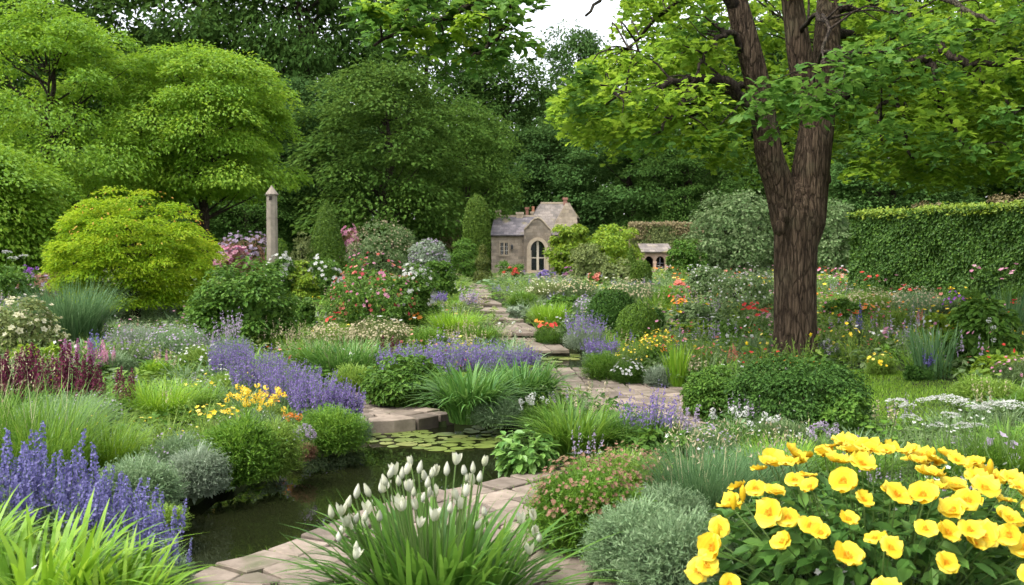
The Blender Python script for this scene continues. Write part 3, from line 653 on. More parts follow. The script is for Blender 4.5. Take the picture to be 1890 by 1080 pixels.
def bush(g, W, H, leaf=.06, mat='leaf_shrub', n=4200, prof='dome', lumpy=.12, clusters=46, shape='oval', up=.55, droop=.2, stem=True):
    C, CN = surf(g, clusters, W*.84, H*.88, prof); C = C+CN*(lump(C, W)*lumpy*W*.5)[:, None]
    per = n//clusters; r = .5*(W*W*H)**(1/3)*g.uniform(.26, .46, clusters)
    ci = np.repeat(np.arange(clusters), per); d = unit(rdir(g, len(ci), -.5, 1)+CN[ci]*.7)
    P = C[ci]+d*(r[ci]*g.uniform(.45, 1.02, len(ci)))[:, None]*np.array([1, 1, .72]); P[:, 2] = np.maximum(P[:, 2], leaf*.3)
    N = d*.55+np.array([[0, 0, up]])+.38*g.normal(size=P.shape)
    G = Geo(); cards(G, P, N, leaf*g.uniform(.65, 1.3, len(P)), .58, shape, d*np.array([1, 1, .5])-np.array([[0, 0, droop]]), g)
    P2, N2 = surf(g, n//5, W*.72, H*.8, prof); cards(G, P2, N2+.5*g.normal(size=P2.shape), leaf*1.5, .8, 'diamond', None, g)
    out = [('foliage', G, [mat], False)]
    if stem:
        S = Geo()
        for k in range(5):
            a = g.uniform(0, 6.28); tube(S, [(0, 0, -.05), (.1*W*np.cos(a), .1*W*np.sin(a), .3*H), (.26*W*np.cos(a), .26*W*np.sin(a), .65*H)], [.018*W, .012*W, .004*W], 5)
        out.append(('stem', S, ['bark_dark'], True))
    return out
def feather(g, W, H, mat='leaf_feather', n=1500, w=.006, prof='dome', lean=.5):
    P, N = surf(g, n, W*.62, H*.62, prof); P = P*(1+.22*lump(P, W, .9))[:, None]; d = unit(N*np.array([1, 1, .6])+np.array([[0, 0, .75]])+.35*g.normal(size=P.shape))
    az = np.arctan2(d[:, 1], d[:, 0]); le = np.sqrt(np.maximum(0, 1-d[:, 2]**2)).clip(0, .95)
    G = Geo(); L = g.uniform(.28, .50, n)*(W*.5*H)**.5*1.0
    tips = blades(G, P, az, L, w*g.uniform(.7, 1.4, n), le, .22, 3, g)
    k = n*3; i = g.integers(0, n, k); f = g.uniform(.25, .95, k)[:, None]; Q = P[i]*(1-f)+tips[i]*f
    cards(G, Q, g.normal(size=(k, 3))+np.array([[0, 0, .8]]), L.mean()*g.uniform(.12, .27, k), .30, 'diamond', d[i]+.9*g.normal(size=(k, 3)), g)
    P2, N2 = surf(g, n//3, W*.55, H*.6, prof); cards(G, P2, N2+.5*g.normal(size=P2.shape), .10*H+.02, .5, 'diamond', None, g)
    return [('foliage', G, [mat], False)]
def tuft(g, W, H, mat='leaf_grass', n=420, w=.010, droop=.32, straw=0, base=.22, nseg=5):
    a = g.uniform(0, 6.28, n); r = np.sqrt(g.uniform(0, 1, n))*W*base; B = np.stack([r*np.cos(a), r*np.sin(a), np.zeros(n)], 1)
    az = a+g.normal(0, .6, n); L = H*g.uniform(.75, 1.25, n); lean = np.clip((W/2/H)*g.uniform(.1, 1.0, n)*.62, 0, .85)
    G = Geo(); blades(G, B, az, L, w*g.uniform(.6, 1.3, n), lean, droop*g.uniform(.3, 1.5, n), nseg, g)
    out = [('foliage', G, [mat], False)]
    if straw:
        S = Geo(); az = g.uniform(0, 6.28, straw); t = blades(S, B[:straw], az, H*g.uniform(1.05, 1.4, straw), .004, np.clip(.35*g.uniform(0, 1, straw)*W/H, 0, .7), .1, 4, g)
        i = np.repeat(np.arange(straw), 7); Q = t[i]+g.normal(0, .02, (len(i), 3))*np.array([1, 1, 2.5]); cards(S, Q, g.normal(size=Q.shape), .03, .35, 'diamond', np.array([[0, 0, 1.]])+.3*g.normal(size=Q.shape), g)
        out.append(('seed_head', S, ['straw'], False))
    return out
def spike(G, g, base, top, rad, n, size, mat=0, taper=.8, frac=.55):
    base, top = np.asarray(base, float), np.asarray(top, float); t = 1-frac+frac*g.uniform(0, 1, n)
    ax = unit(top-base); c = base+np.outer(t, top-base); u = (t-(1-frac))/frac
    # whorls: florets bunch in rings
    k = max(4, int(n/9)); u = (np.round(u*k)+g.normal(0, .18, n))/k; c = base+np.outer(1-frac+frac*u, top-base)
    d = rdir(g, n, -.25, .45); rr = rad*(1-taper*np.clip(u, 0, 1)**1.6)*g.uniform(.35, 1, n)
    P = c+d*rr[:, None]; cards(G, P, d+.3*g.normal(size=d.shape)+ax*.4, size*(1-.45*np.clip(u, 0, 1))*g.uniform(.7, 1.2, n), .8, 'diamond', d*.7+ax*.8, g, mat=mat)
def spikes(g, W, H, fmat, mat='leaf_grey_green', n=46, frac=.45, rad=.018, florets=26, fsize=.018, leafn=500, lean=.35, foliage_h=.6, leafw=.008):
    F = Geo(); a = g.uniform(0, 6.28, n); r = np.sqrt(g.uniform(0, 1, n)); out = []
    S = Geo()
    for k in range(n):
        b = np.array([r[k]*np.cos(a[k])*W*.32, r[k]*np.sin(a[k])*W*.32, 0]); t = np.array([r[k]*np.cos(a[k])*W*.5, r[k]*np.sin(a[k])*W*.5, H*g.uniform(.78, 1.05)*(1-.18*r[k]**2)])+g.normal(0, .02*H, 3)
        spike(F, g, b, t, rad, florets, fsize, frac=frac)
        tube(S, [b, b*.5+t*.5, t*.97+b*.03], [.003, .0025, .001], 3, cap=False)
    T = feather(g, W, H*foliage_h, mat, leafn, leafw)
    T[0][1].merge(S); return T+[('flower_spike', F, [fmat], False)]
def blossoms(G, P, N, size, g, petals=5, aspect=.85, cup=.35, mat=0, spread=.15):
    N = unit(N+.25*g.normal(size=N.shape)); ref = unit(np.cross(N, g.normal(size=N.shape))); b = np.cross(N, ref)
    s = np.broadcast_to(size, (len(P),))*g.uniform(.75, 1.2, len(P)); r = g.uniform(0, 1, len(P))
    for k in range(petals):
        a = 2*np.pi*k/petals; D = ref*np.cos(a)+b*np.sin(a)
        cards(G, P, N-D*cup, s*.55, aspect, 'diamond', D+N*cup, g, r, mat, spread)
def flowers_on(parts, g, W, H, n, size, fmat, prof='dome', petals=5, lo=.35, part='blossom', double=False, center=None, grow=1.0, aspect=.85):
    P, N = surf(g, n*3, W*grow, H*grow, prof); k = P[:, 2] > lo*H; P, N = P[k][:n], N[k][:n]
    P = P+N*g.normal(0, .03*W, (len(P), 1)); F = Geo(); Nn = N+np.array([[0, -.2, .5]])
    blossoms(F, P, Nn, size, g, petals, aspect)
    if double: blossoms(F, P+unit(Nn)*size*.12, Nn, size*.62, g, petals, aspect, .9)
    return parts+[(part, F, [fmat], False)]
def stalks(parts, g, W, H, n, size, fmat, petals=5, kind='blossom', part='flower', spread=.46, hmin=.72, stem_r=.003, up=1.0, petal_aspect=.9, cup=.35):
    F, S = Geo(), Geo(); a = g.uniform(0, 6.28, n); r = np.sqrt(g.uniform(0, 1, n))*W*spread
    z = H*g.uniform(hmin, 1.02, n)*(1-.22*(r/(W*.5))**2); T = np.stack([r*np.cos(a), r*np.sin(a), z], 1)
    B = T*np.array([.45, .45, 0])
    for b, t in zip(B, T): tube(S, [b, (b*.4+t*.6)+g.normal(0, .015, 3), t], [stem_r, stem_r*.8, stem_r*.6], 3, cap=False)
    N = np.stack([.35*np.cos(a), .35*np.sin(a)-.25, np.full(n, up)], 1)
    if kind == 'blossom': blossoms(F, T, N, size, g, petals, petal_aspect, cup)
    elif kind == 'umbel':
        for t in T:
            q = int(16); d = rdir(g, q, .1, 1)*np.array([1, 1, .35]); P = t+d*size*.5; blossoms(F, P, d+np.array([[0, 0, .8]]), size*.34, g, 4, .9)
    elif kind == 'ball':
        for t in T:
            d = rdir(g, 26); P = t+d*size*.42; cards(F, P, d, size*.34, .8, 'diamond', None, g)
    elif kind == 'plume':
        for b, t in zip(B, T): spike(F, g, b, t+np.array([0, 0, size]), size*.22, 34, size*.22, frac=.42)
    return parts+[('stem', S, ['stem'], False), (part, F, [fmat], False)]
def broad(g, W, H, mat='leaf_hosta', n=240, leaf=.16, aspect=.62):
    P, N = surf(g, n, W*.85, H*.92, 'dome'); f = g.uniform(.55, 1, n)[:, None]; P = P*np.c_[f, f, f]
    d = unit(P*np.array([1, 1, 0])+.2*g.normal(size=P.shape)); G = Geo()
    cards(G, P, N*.5+np.array([[0, 0, .9]])+.3*g.normal(size=P.shape), leaf*g.uniform(.6, 1.2, n), aspect, 'oval', d-np.array([[0, 0, .35]]), g)
    S = Geo()
    for p in P[::3]: tube(S, [(p[0]*.2, p[1]*.2, 0), (p[0]*.6, p[1]*.6, p[2]*.7), p], [.005, .004, .003], 3, cap=False)
    return [('foliage', G, [mat], False), ('stem', S, ['stem'], False)]

def put(name, label, cat, loc, parts, rz=0, group=None, scale=None):
    t = thing(name, label, cat, loc, rz, group); seen = {}
    for part, geo, mats, sm in parts:
        if not geo.V: continue
        o = link(part, geo.mesh(part, [MAT[m] for m in mats], sm), t)
        if part in ('blossom', 'flower_spike', 'flower', 'seed_head', 'plume'): o['kind'] = 'stuff'
    if scale: t.scale = scale
    return t
SEED = [100]
def rng(): SEED[0] += 1; return np.random.default_rng(SEED[0])
def dims(px, py, w, h):
    p = ground(px, py)
    if p[1] > 46:      # plants whose foot is hidden stand at the back of the garden, in front of the cottage
        d = min(52, 44.5+max(0, 525-py)*.11); x = (px-945)/FPX*d; p = np.array([x, d, float(height(x, d))])
        return p, w*d/FPX, CAM_Z-(py-h-470)/FPX*d-p[2]
    return p, w*p[1]/FPX, h*p[1]/FPX

# ------------------------------------------------------------------ trees
def tree_parts(seed, H, W, bot, ncl, per, leaf, cr, mat, tr, flat=.55, shape='oval', bark='bark_dark', wide=.5, inner=.25, up=.8, aspect=.6, droop=.35, layered=False):
    g = np.random.default_rng(seed); ch = H-bot; C = []
    tries = 0
    while len(C) < ncl and tries < ncl*60:
        tries += 1
        t = g.uniform(0, 1); prof = (math.sqrt(max(0, 1-((t-wide)/(1-wide))**2)) if t > wide else .62+.38*math.sqrt(max(0, 1-((wide-t)/wide)**2)))
        q = 1+g.normal(-.08, .17) if g.uniform() > inner else g.uniform(.2, .8)
        a = g.uniform(0, 6.283); rr = W/2*prof*max(.05, q)-.3*cr
        c = np.array([rr*math.cos(a), rr*math.sin(a), bot+ch*(t*.95)])
        if all(np.linalg.norm((c-k)*np.array([1, 1, 1.5])) > cr*.62 for k in C[-160:]): C.append(c)
    C = np.array(C); n = len(C); R_ = cr*g.uniform(.55, 1.4, n)
    ci = np.repeat(np.arange(n), per); out = unit(np.c_[C[:, :2], C[:, 2]-bot-ch*.45])
    d = unit(rdir(g, len(ci), -.35, 1)+out[ci]*.45)
    rad = g.uniform(.35, 1.05, len(ci))**.7
    P = C[ci]+d*(R_[ci]*rad)[:, None]*np.array([1.15, 1.15, flat])
    if layered:    # sprays hang in flat plates whose tips dip outwards
        rel = P-C[ci]; P[:, 2] -= (rel[:, :2]**2).sum(1)/R_[ci]*.20
    N = d*.45+np.array([[0, 0, up]])+.36*g.normal(size=P.shape)
    G = Geo(); cards(G, P, N, leaf*g.uniform(.65, 1.35, len(P)), aspect, shape, d*np.array([1, 1, .2])+out[ci]*.5-np.array([[0, 0, droop]]), g,
                     np.clip(g.uniform(0, 1, len(ci))*.6+g.uniform(0, .4, n)[ci], 0, 1))
    T = Geo(); zt = bot+ch*.78
    pts = [np.array([g.normal(0, .02)*H*k/6, g.normal(0, .02)*H*k/6, zt*k/6]) for k in range(7)]
    pts[0] = np.array([0, 0, -.2]); tube(T, pts, [tr*1.35, tr, tr*.9, tr*.78, tr*.6, tr*.4, tr*.15], 10, wob=.05)
    L = Geo()
    for k in g.permutation(n)[:min(n, 42)]:
        c = C[k]; z0 = min(zt*.9, max(bot*.7, c[2]-np.linalg.norm(c[:2])*.75)); b = np.array([0, 0, z0])
        m = b*.5+c*.5+np.array([0, 0, -.06*np.linalg.norm(c[:2])])+g.normal(0, .12*cr, 3)
        tube(L, [b, m, c], [tr*.28, tr*.16, tr*.04], 5, cap=False)
    return [('trunk', T, [bark], True), ('limbs', L, [bark], True), ('crown', G, [mat], False)]
TREE = {}
def proto(key, **k):
    if key not in TREE: TREE[key] = [(p, geo.mesh(p, [MAT[m] for m in mats], sm)) for p, geo, mats, sm in tree_parts(**k)]
    return TREE[key]
def put_tree(name, label, cat, loc, protoparts, rz=0, scale=(1, 1, 1), group=None):
    t = thing(name, label, cat, loc, rz, group); t.scale = scale
    for p, me in protoparts: link('branchwork' if p == 'limbs' else p, me, t)
    return t
for i, (m, w, b) in enumerate((('leaf_dark_wood', 14, 3.0), ('leaf_teal_wood', 13, 2.0), ('leaf_dark_wood', 15, 4.5), ('leaf_mid_wood', 12, 1.2))):
    proto('wood%d' % i, seed=30+i, H=20, W=w, bot=b, ncl=(150, 150, 135, 150)[i], per=200, leaf=.36, cr=2.05, mat=m, tr=.42, flat=.82, up=.65)
WOOD = [  # px of trunk, distance, px of top, width px, prototype, label
 (-90, 74, -190, 420, 0, 'dark green tree at the far left edge behind the lime-green trees'),
 (150, 84, -230, 420, 2, 'tall dark tree with sky glinting through its crown above the lime-green trees'),
 (395, 80, -160, 400, 0, 'tall dark tree behind the second lime-green tree'),
 (560, 62, 150, 235, 1, 'shorter bluish green tree rising behind the stone column'),
 (570, 78, -190, 330, 2, 'very tall dark tree behind the bluish green tree and column'),
 (712, 57, 112, 265, 3, 'broad mid green tree with drooping layers left of the clipped cone by the cottage'),
 (865, 64, 190, 165, 3, 'lighter green tree just left of the cottage behind the clipped cone'),
 (790, 86, -60, 250, 2, 'dark open-crowned tree showing bare limbs behind the overhanging lime branch'),
 (930, 84, 120, 270, 0, 'dark tree directly behind the cottage roof'),
 (1062, 92, 58, 175, 1, 'rounded bluish treetop standing against the patch of white sky'),
 (1010, 78, 235, 190, 1, 'low dark tree filling the gap behind the cottage chimney'),
 (1165, 74, 215, 230, 1, 'bluish green tree with spreading layers above the old wall'),
 (1300, 82, 60, 290, 0, 'dark tree behind the left part of the big foreground crown'),
 (1265, 70, 265, 180, 2, 'dark tree in deep shade to the right of the loggia wall'),
 (1450, 80, 30, 300, 2, 'dark tree hidden mostly behind the big tree trunk'),
 (1640, 66, 250, 250, 1, 'soft bluish tree looking over the left end of the tall hedge'),
 (1620, 86, -40, 330, 0, 'tall dark tree behind the right side of the big crown'),
 (1800, 80, 20, 320, 3, 'mid green tree beyond the tall hedge at right'),
 (1960, 74, -40, 330, 0, 'dark tree at the far right edge beyond the hedge'),
 (285, 66, 250, 300, 2, 'dark low tree in the shade between the two lime-green trees'),
 (60, 60, 270, 260, 0, 'dark tree in the gap under the first lime-green tree'),
 (455, 58, 300, 230, 0, 'dark low tree behind the stone column and pink shrubs'),
]
protoW = {0: 14, 1: 13, 2: 15, 3: 12}
for i, (px, d, top, w, k, lab) in enumerate(WOOD):
    p = ((px-945)/FPX*d, d, .45); Ht = CAM_Z-(top-470)/FPX*d-.45; Wt = w/FPX*d
    sxy, sz = Wt/protoW[k], Ht/20.0
    put_tree('woodland_tree', lab, 'tree', p, proto('wood%d' % k), (i*2.39) % 6.28, (sxy, sxy, sz), 'woodland trees around the garden')
g = np.random.default_rng(45); n = 56000; a = g.uniform(-.75, .75, n); d_ = g.uniform(104, 118, n); P = np.c_[d_*np.sin(a), d_*np.cos(a), np.zeros(n)]
gap = smooth(.10, .20, np.abs(a-.065)); P[:, 2] = .4+(17.0+gap*8+2.5*np.sin(a*23)+1.5*np.sin(a*51+1))*g.uniform(0, 1, n)**1.35; G = Geo()
cards(G, P, np.array([[0, -.6, .7]])+.5*g.normal(size=P.shape), g.uniform(.7, 1.5, n), .6, 'oval', np.array([[0, -.4, -.6]])+.5*g.normal(size=P.shape), g)
tag(link('distant_wood', G.mesh('distant_wood', [MAT['leaf_teal_wood']])), 'dark distant wood filling the gaps between the tree trunks', 'wood', kind='stuff')
def lime(px, d, base_py, top, w, seed, label, bot=.1):
    x = (px-945)/FPX*d; Wt = w/FPX*d; z0 = .5; Ht = CAM_Z-(top-470)/FPX*d-z0
    return put_tree('lime_tree', label, 'tree', (x, d, z0), proto('lime%d' % seed, seed=seed, H=Ht, W=Wt, bot=Ht*bot, ncl=125, per=470, leaf=.138, cr=1.05, mat='leaf_lime_tree', tr=.22, flat=.62, up=.7, wide=.42, layered=True, aspect=.62, inner=.2), 0, group='lime green trees on the left')
lime(95, 38, 480, 12, 400, 51, 'tallest lime-green tree, at the left with layered foliage', .27)
lime(375, 40, 480, 92, 300, 52, 'lime-green tree behind the stone column and golden maple', .38)
lime(-35, 31, 480, 262, 230, 53, 'low lime-green tree cut off by the left edge of view', .22)

# golden maple: layered dome on a short dark trunk
p, Wm, Hm = dims(252, 592, 318, 246)
parts = tree_parts(61, Hm*.8, Wm*.6, Hm*.17, 60, 60, .064, .34, 'leaf_golden', .09, flat=.36, wide=.30, layered=True, inner=.5)[:2]
g = np.random.default_rng(63); G = Geo(); Hc = Hm*.86
C, CN = surf(g, 250, Wm*.80, Hc*.95, 'dome'); C = C*g.uniform(.86, 1.04, (250, 1)); C = np.vstack([C, surf(g, 130, Wm*.58, Hc*.68, 'dome')[0]]); CN = np.vstack([CN, np.tile([0, 0, 1.], (130, 1))])
per = 165; ci = np.repeat(np.arange(len(C)), per); R_ = .30*g.uniform(.6, 1.35, len(C)); d = unit(rdir(g, len(ci), -.25, 1)+CN[ci]*.8)
off = d*(R_[ci]*g.uniform(.3, 1.05, len(ci)))[:, None]*np.array([1.25, 1.25, .42]); off[:, 2] -= (off[:, :2]**2).sum(1)/R_[ci]*.22
P = C[ci]+off+np.array([0, 0, Hm*.13])
cards(G, P, d*.4+np.array([[0, 0, .85]])+.36*g.normal(size=P.shape), .062*g.uniform(.65, 1.35, len(P)), .52, 'oval', d*np.array([1, 1, .2])+CN[ci]*.5-np.array([[0, 0, .3]]), g, np.clip(g.uniform(0, 1, len(ci))*.6+g.uniform(0, .4, len(C))[ci], 0, 1))
parts.append(('crown', G, ['leaf_golden'], False))
g = np.random.default_rng(62); P, N = surf(g, 260, Wm*.9, Hm*1.0, 'dome'); k = (P[:, 2] > .55*Hm); P, N = P[k], N[k]; G = Geo()
crownG = parts[-1][1]; cards(crownG, P, N+np.array([[0, 0, .4]])+.4*g.normal(size=P.shape), .07, .5, 'oval', N, g, mat=1); parts[-1] = ('crown', crownG, ['leaf_golden', 'leaf_golden_tip'], False)
put('golden_maple', 'domed golden-green maple with layered foliage and orange-tipped shoots', 'small tree', p, [('branchwork' if a == 'limbs' else a, b, c, e) for a, b, c, e in parts])

# the big foreground tree
BT = 14.3; base = at_y(1466, 672, BT); TX = base[0]; base[2] = float(height(TX, BT))
big = thing('broadleaf_tree', 'big old broadleaf tree with forked brown trunk and bright spreading canopy', 'tree', base)
def bp(px, py, y): return at_y(px, py, y)-base
s = BT/FPX
G = Geo(); g = np.random.default_rng(71)
mp = catmull([bp(1466, 690, BT), bp(1466, 655, BT), bp(1467, 600, BT), bp(1468, 520, BT), bp(1470, 450, BT), bp(1473, 395, BT), bp(1474, 355, BT), bp(1474, 325, BT)], 5)
rr = np.interp(np.linspace(0, 1, len(mp)), [0, .143, .286, .43, .57, .714, .857, 1], np.array([50, 41, 38, 37.5, 39, 40, 30, 8])*s)
tube(G, mp, rr, 28, wob=.035, cap=False)
a = catmull([bp(1466, 470, BT), bp(1455, 405, BT), bp(1440, 345, BT-.05), bp(1421, 290, BT-.1), bp(1411, 225, BT-.15), bp(1394, 140, BT-.25), bp(1374, 60, BT-.3), bp(1352, -30, BT-.3), bp(1330, -160, BT-.2)], 5)
tube(G, a, np.interp(np.linspace(0, 1, len(a)), [0, .125, .25, .5, .75, 1], np.array([26, 31, 27, 23, 21, 16])*s), 18, wob=.04)
b = catmull([bp(1474, 475, BT), bp(1486, 410, BT), bp(1494, 345, BT+.05), bp(1500, 290, BT+.05), bp(1508, 230, BT+.05), bp(1512, 190, BT+.05)], 5)
tube(G, b, np.interp(np.linspace(0, 1, len(b)), [0, .2, .4, .8, 1], np.array([27, 38, 35, 31, 29])*s), 20, wob=.04)
c1 = catmull([bp(1503, 235, BT+.05), bp(1486, 160, BT), bp(1474, 90, BT-.05), bp(1462, 0, BT), bp(1440, -150, BT+.2)], 5)
tube(G, c1, np.interp(np.linspace(0, 1, len(c1)), [0, .5, 1], np.array([25, 22, 16])*s), 16, wob=.04)
c2 = catmull([bp(1512, 220, BT+.1), bp(1520, 150, BT+.25), bp(1527, 60, BT+.4), bp(1532, -20, BT+.6), bp(1560, -160, BT+.8)], 5)
tube(G, c2, np.interp(np.linspace(0, 1, len(c2)), [0, .5, 1], np.array([27, 24, 16])*s), 16, wob=.04)
for px, py, r in ((1441, 420, 10), (1446, 398, 8), (1525, 330, 10)):   # burrs on the bark
    q = bp(px, py, BT-.33 if px < 1500 else BT); tube(G, [q+np.array([0, .1, -.10]), q+np.array([0, 0, -.04]), q+np.array([0, 0, .04]), q+np.array([0, .1, .12])], np.array([4, r, r*.9, 3])*s, 9, wob=.1)
link('trunk', G.mesh('trunk', [MAT['bark']], True), big)
LIMB = [
 ([(1412, 225, 14.1), (1375, 185, 13.9), (1330, 150, 13.6), (1270, 147, 13.2), (1215, 158, 12.9), (1140, 178, 12.6)], 13, 3),
 ([(1290, 148, 13.3), (1245, 205, 13.0), (1215, 245, 12.8)], 6, 2),
 ([(1385, 110, 14.0), (1350, 60, 13.7), (1322, 75, 13.4), (1300, 110, 13.2), (1262, 175, 13.0)], 6, 2),
 ([(1365, 20, 14.0), (1300, -50, 13.6), (1180, -90, 13.0), (1040, -50, 12.4), (900, 5, 12.0), (790, 40, 11.8), (690, 85, 11.6)], 13, 2),
 ([(1040, -50, 12.4), (960, 0, 12.0), (925, 60, 11.8), (860, 120, 11.6)], 6, 2),
 ([(900, 5, 12), (840, -10, 11.6), (760, 15, 11.4)], 5, 2),
 ([(1180, -90, 13.0), (1120, -20, 12.8), (1080, 30, 12.6)], 5, 2),
 ([(1528, 205, 14.3), (1568, 165, 14.1), (1615, 142, 13.9), (1655, 118, 13.6), (1705, 116, 13.4), (1727, 135, 13.3), (1745, 200, 13.2), (1785, 275, 13.1)], 13, 2),
 ([(1625, 140, 13.9), (1645, 175, 13.8), (1668, 225, 13.7), (1682, 290, 13.6)], 6, 2),
 ([(1645, 175, 13.8), (1620, 205, 13.6), (1628, 260, 13.5)], 4, 2),
 ([(1540, 20, 14.8), (1630, 10, 14.3), (1725, 72, 13.6), (1765, 110, 13.2), (1840, 118, 12.9), (1930, 105, 12.6)], 11, 3),
 ([(1765, 110, 13.2), (1800, 150, 13.1), (1840, 165, 13.0), (1870, 210, 12.9)], 4, 2),
 ([(1525, 90, 14.6), (1600, 95, 14.2), (1650, 65, 13.9), (1720, 20, 13.5)], 8, 2),
 ([(1500, 120, 14.6), (1470, 60, 16), (1420, 40, 17.5), (1330, 60, 18.6)], 10, 3),
 ([(1530, 60, 14.9), (1620, 80, 16.5), (1730, 120, 18), (1830, 150, 18.8)], 11, 3),
 ([(1535, -20, 15), (1620, -70, 15.2), (1740, -60, 15.6), (1880, -20, 16)], 10, 2),
 ([(1535, -60, 15), (1600, 0, 16.2), (1700, 60, 17), (1850, 60, 17.6)], 9, 2),
 ([(1360, 0, 14), (1290, -20, 14.6), (1220, 30, 15.2), (1160, 90, 15.6)], 8, 2),
 ([(1400, 150, 14.2), (1340, 170, 15), (1290, 200, 15.8), (1260, 230, 16.4)], 8, 2),
 ([(1580, -20, 14.4), (1680, -30, 13.6), (1780, 20, 12.6), (1860, 50, 12)], 9, 2),
 ([(1480, 60, 14.2), (1500, 30, 13), (1530, 40, 12), (1510, 120, 11.3)], 4.5, 2),
]
LB = []; tips = []
for pts, r0, r1 in LIMB:
    C = catmull([bp(*q) for q in pts], 5); C[1:-1] += g.normal(0, .025, C[1:-1].shape); G = Geo()
    tube(G, C, np.linspace(r0, r1, len(C))*s, 8, wob=.05); link('limb', G.mesh('limb', [MAT['bark_dark']], True), big); LB.append(C)
LBA = np.vstack([C[len(C)//5:] for C in LB])
low_px = np.array([650, 700, 760, 800, 830, 900, 960, 985, 1000, 1020, 1060, 1130, 1180, 1230, 1280, 1320, 1380, 1560, 1600, 1700, 1800, 1900, 2300])
low_py = np.array([60, 95, 60, 95, 125, 130, 90, 20, -10, 175, 235, 265, 285, 235, 245, 300, 320, 300, 315, 340, 330, 325, 300])
up_px = np.array([650, 985, 1000, 1020, 1060, 1100, 1140, 1200]); up_py = np.array([-400, -400, 250, 225, 150, 112, 75, -300])
cl = []; tries = 0
while len(cl) < 660 and tries < 60000:
    tries += 1
    px = g.uniform(655, 2150); lo = np.interp(px, low_px, low_py); top = np.interp(px, up_px, up_py) if px < 1200 else -400
    if top > lo-10: continue
    vis = g.uniform() < .93; py = g.uniform(max(top, -40), max(lo, -39)) if vis else g.uniform(-420, -30)
    if py > lo-8 or py < top: continue
    if px < 1010:
        dy = 11.7+g.normal(0, .55)
        q = bp(px, py, dy)
        if not vis and g.uniform() < .75: continue
        if np.min(np.linalg.norm(LBA-q, axis=1)) > .48: continue
    else:
        dy = BT+np.clip(g.normal(1.1, 1.9), -2.6, 5.2); q = bp(px, py, dy)
        e = (q[0]/7.2)**2+(q[1]/5.6)**2+((q[2]-5.6)/4.6)**2
        if e > 1.12: continue
        if dy < BT+.7 and 1325 < px < 1600 and py > -30: continue
        if dy < BT+1.5 and 1335 < px < 1585 and py > 190: continue
    if all(np.linalg.norm((q-k)*np.array([1, 1, 1.4])) > (.34 if px > 1010 else .46) for k in cl[-400:]): cl.append(q)
front = [(1395, 165), (1430, 190), (1470, 215), (1455, 160), (1500, 185), (1530, 130), (1560, 160), (1590, 110), (1620, 140), (1545, 195), (1600, 90), (1640, 110), (1680, 80), (1665, 40), (1720, 60)]
nf = len(cl); cl += [bp(px+g.normal(0, 6), py-8, 11.0+g.normal(0, .3)) for px, py in front]
cl = np.array(cl); n = len(cl); G = Geo(); G2 = Geo()
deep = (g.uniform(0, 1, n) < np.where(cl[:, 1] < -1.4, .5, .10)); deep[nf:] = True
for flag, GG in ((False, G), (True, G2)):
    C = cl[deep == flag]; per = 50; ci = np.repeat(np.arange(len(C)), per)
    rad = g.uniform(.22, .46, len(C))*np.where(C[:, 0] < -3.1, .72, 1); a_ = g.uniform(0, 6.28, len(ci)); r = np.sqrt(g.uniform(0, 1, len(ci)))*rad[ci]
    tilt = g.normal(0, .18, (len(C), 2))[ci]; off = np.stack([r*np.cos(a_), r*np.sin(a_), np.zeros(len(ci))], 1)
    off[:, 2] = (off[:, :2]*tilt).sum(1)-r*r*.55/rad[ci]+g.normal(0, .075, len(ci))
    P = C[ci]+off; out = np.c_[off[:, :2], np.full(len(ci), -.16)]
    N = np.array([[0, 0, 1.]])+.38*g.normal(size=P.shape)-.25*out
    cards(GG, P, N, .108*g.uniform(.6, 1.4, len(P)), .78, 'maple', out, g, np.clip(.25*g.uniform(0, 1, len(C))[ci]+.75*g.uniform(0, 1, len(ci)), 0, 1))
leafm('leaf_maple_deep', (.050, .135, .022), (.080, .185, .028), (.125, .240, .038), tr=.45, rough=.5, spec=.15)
link('crown', G.mesh('crown', [MAT['leaf_maple']]), big); link('older_leaf_sprays', G2.mesh('crown', [MAT['leaf_maple_deep']]), big)  # second mesh: older leaves, a darker bluish green of their own
G = Geo()
for q in cl:
    dd = np.linalg.norm(LBA-q, axis=1); k = np.argmin(dd*g.uniform(1, 1.5, len(dd))+.3*(LBA[:, 2] > q[2]+.6))
    if dd[k] > 1.35 or g.uniform() < .3: continue
    p0 = LBA[k]; m = p0*.45+q*.55+np.array([0, 0, .16*dd[k]])+g.normal(0, .16, 3)*dd[k]
    tube(G, catmull([p0, m, q], 3), np.linspace(.015+.004*dd[k], .004, 7), 5, cap=False)
link('branchwork', G.mesh('branchwork', [MAT['bark_dark']], True), big)['kind'] = 'stuff'

# tall hedge on the right
ha, hb = at_y(1568, 500, 25.6), np.array([12.9, 17.0, 0]); hl = math.hypot(hb[0]-ha[0], hb[1]-ha[1]); hrz = math.atan2(hb[1]-ha[1], hb[0]-ha[0])
hgz = .5; htop = 2.80-hgz
hd = thing('tall_hedge', 'long tall clipped hedge with sunlit yellow-green top edge', 'hedge', (ha[0], ha[1], hgz), hrz)
g = np.random.default_rng(81); n = 52000
u = g.uniform(0, hl, n); z = g.uniform(0, htop, n); bump = .09*np.sin(u*2.3+z*1.1)*np.sin(z*3.1+u*.6)+.05*np.sin(u*6.1)*np.sin(z*7.3+u*2)
P = np.c_[u, -.0-bump+np.abs(g.normal(0, .07, n)), z]; G = Geo()
cards(G, P, np.array([[0, -1, .35]])+.65*g.normal(size=P.shape), .078*g.uniform(.6, 1.3, n), .62, 'oval', np.array([[0, -.5, -.6]])+.6*g.normal(size=P.shape), g)
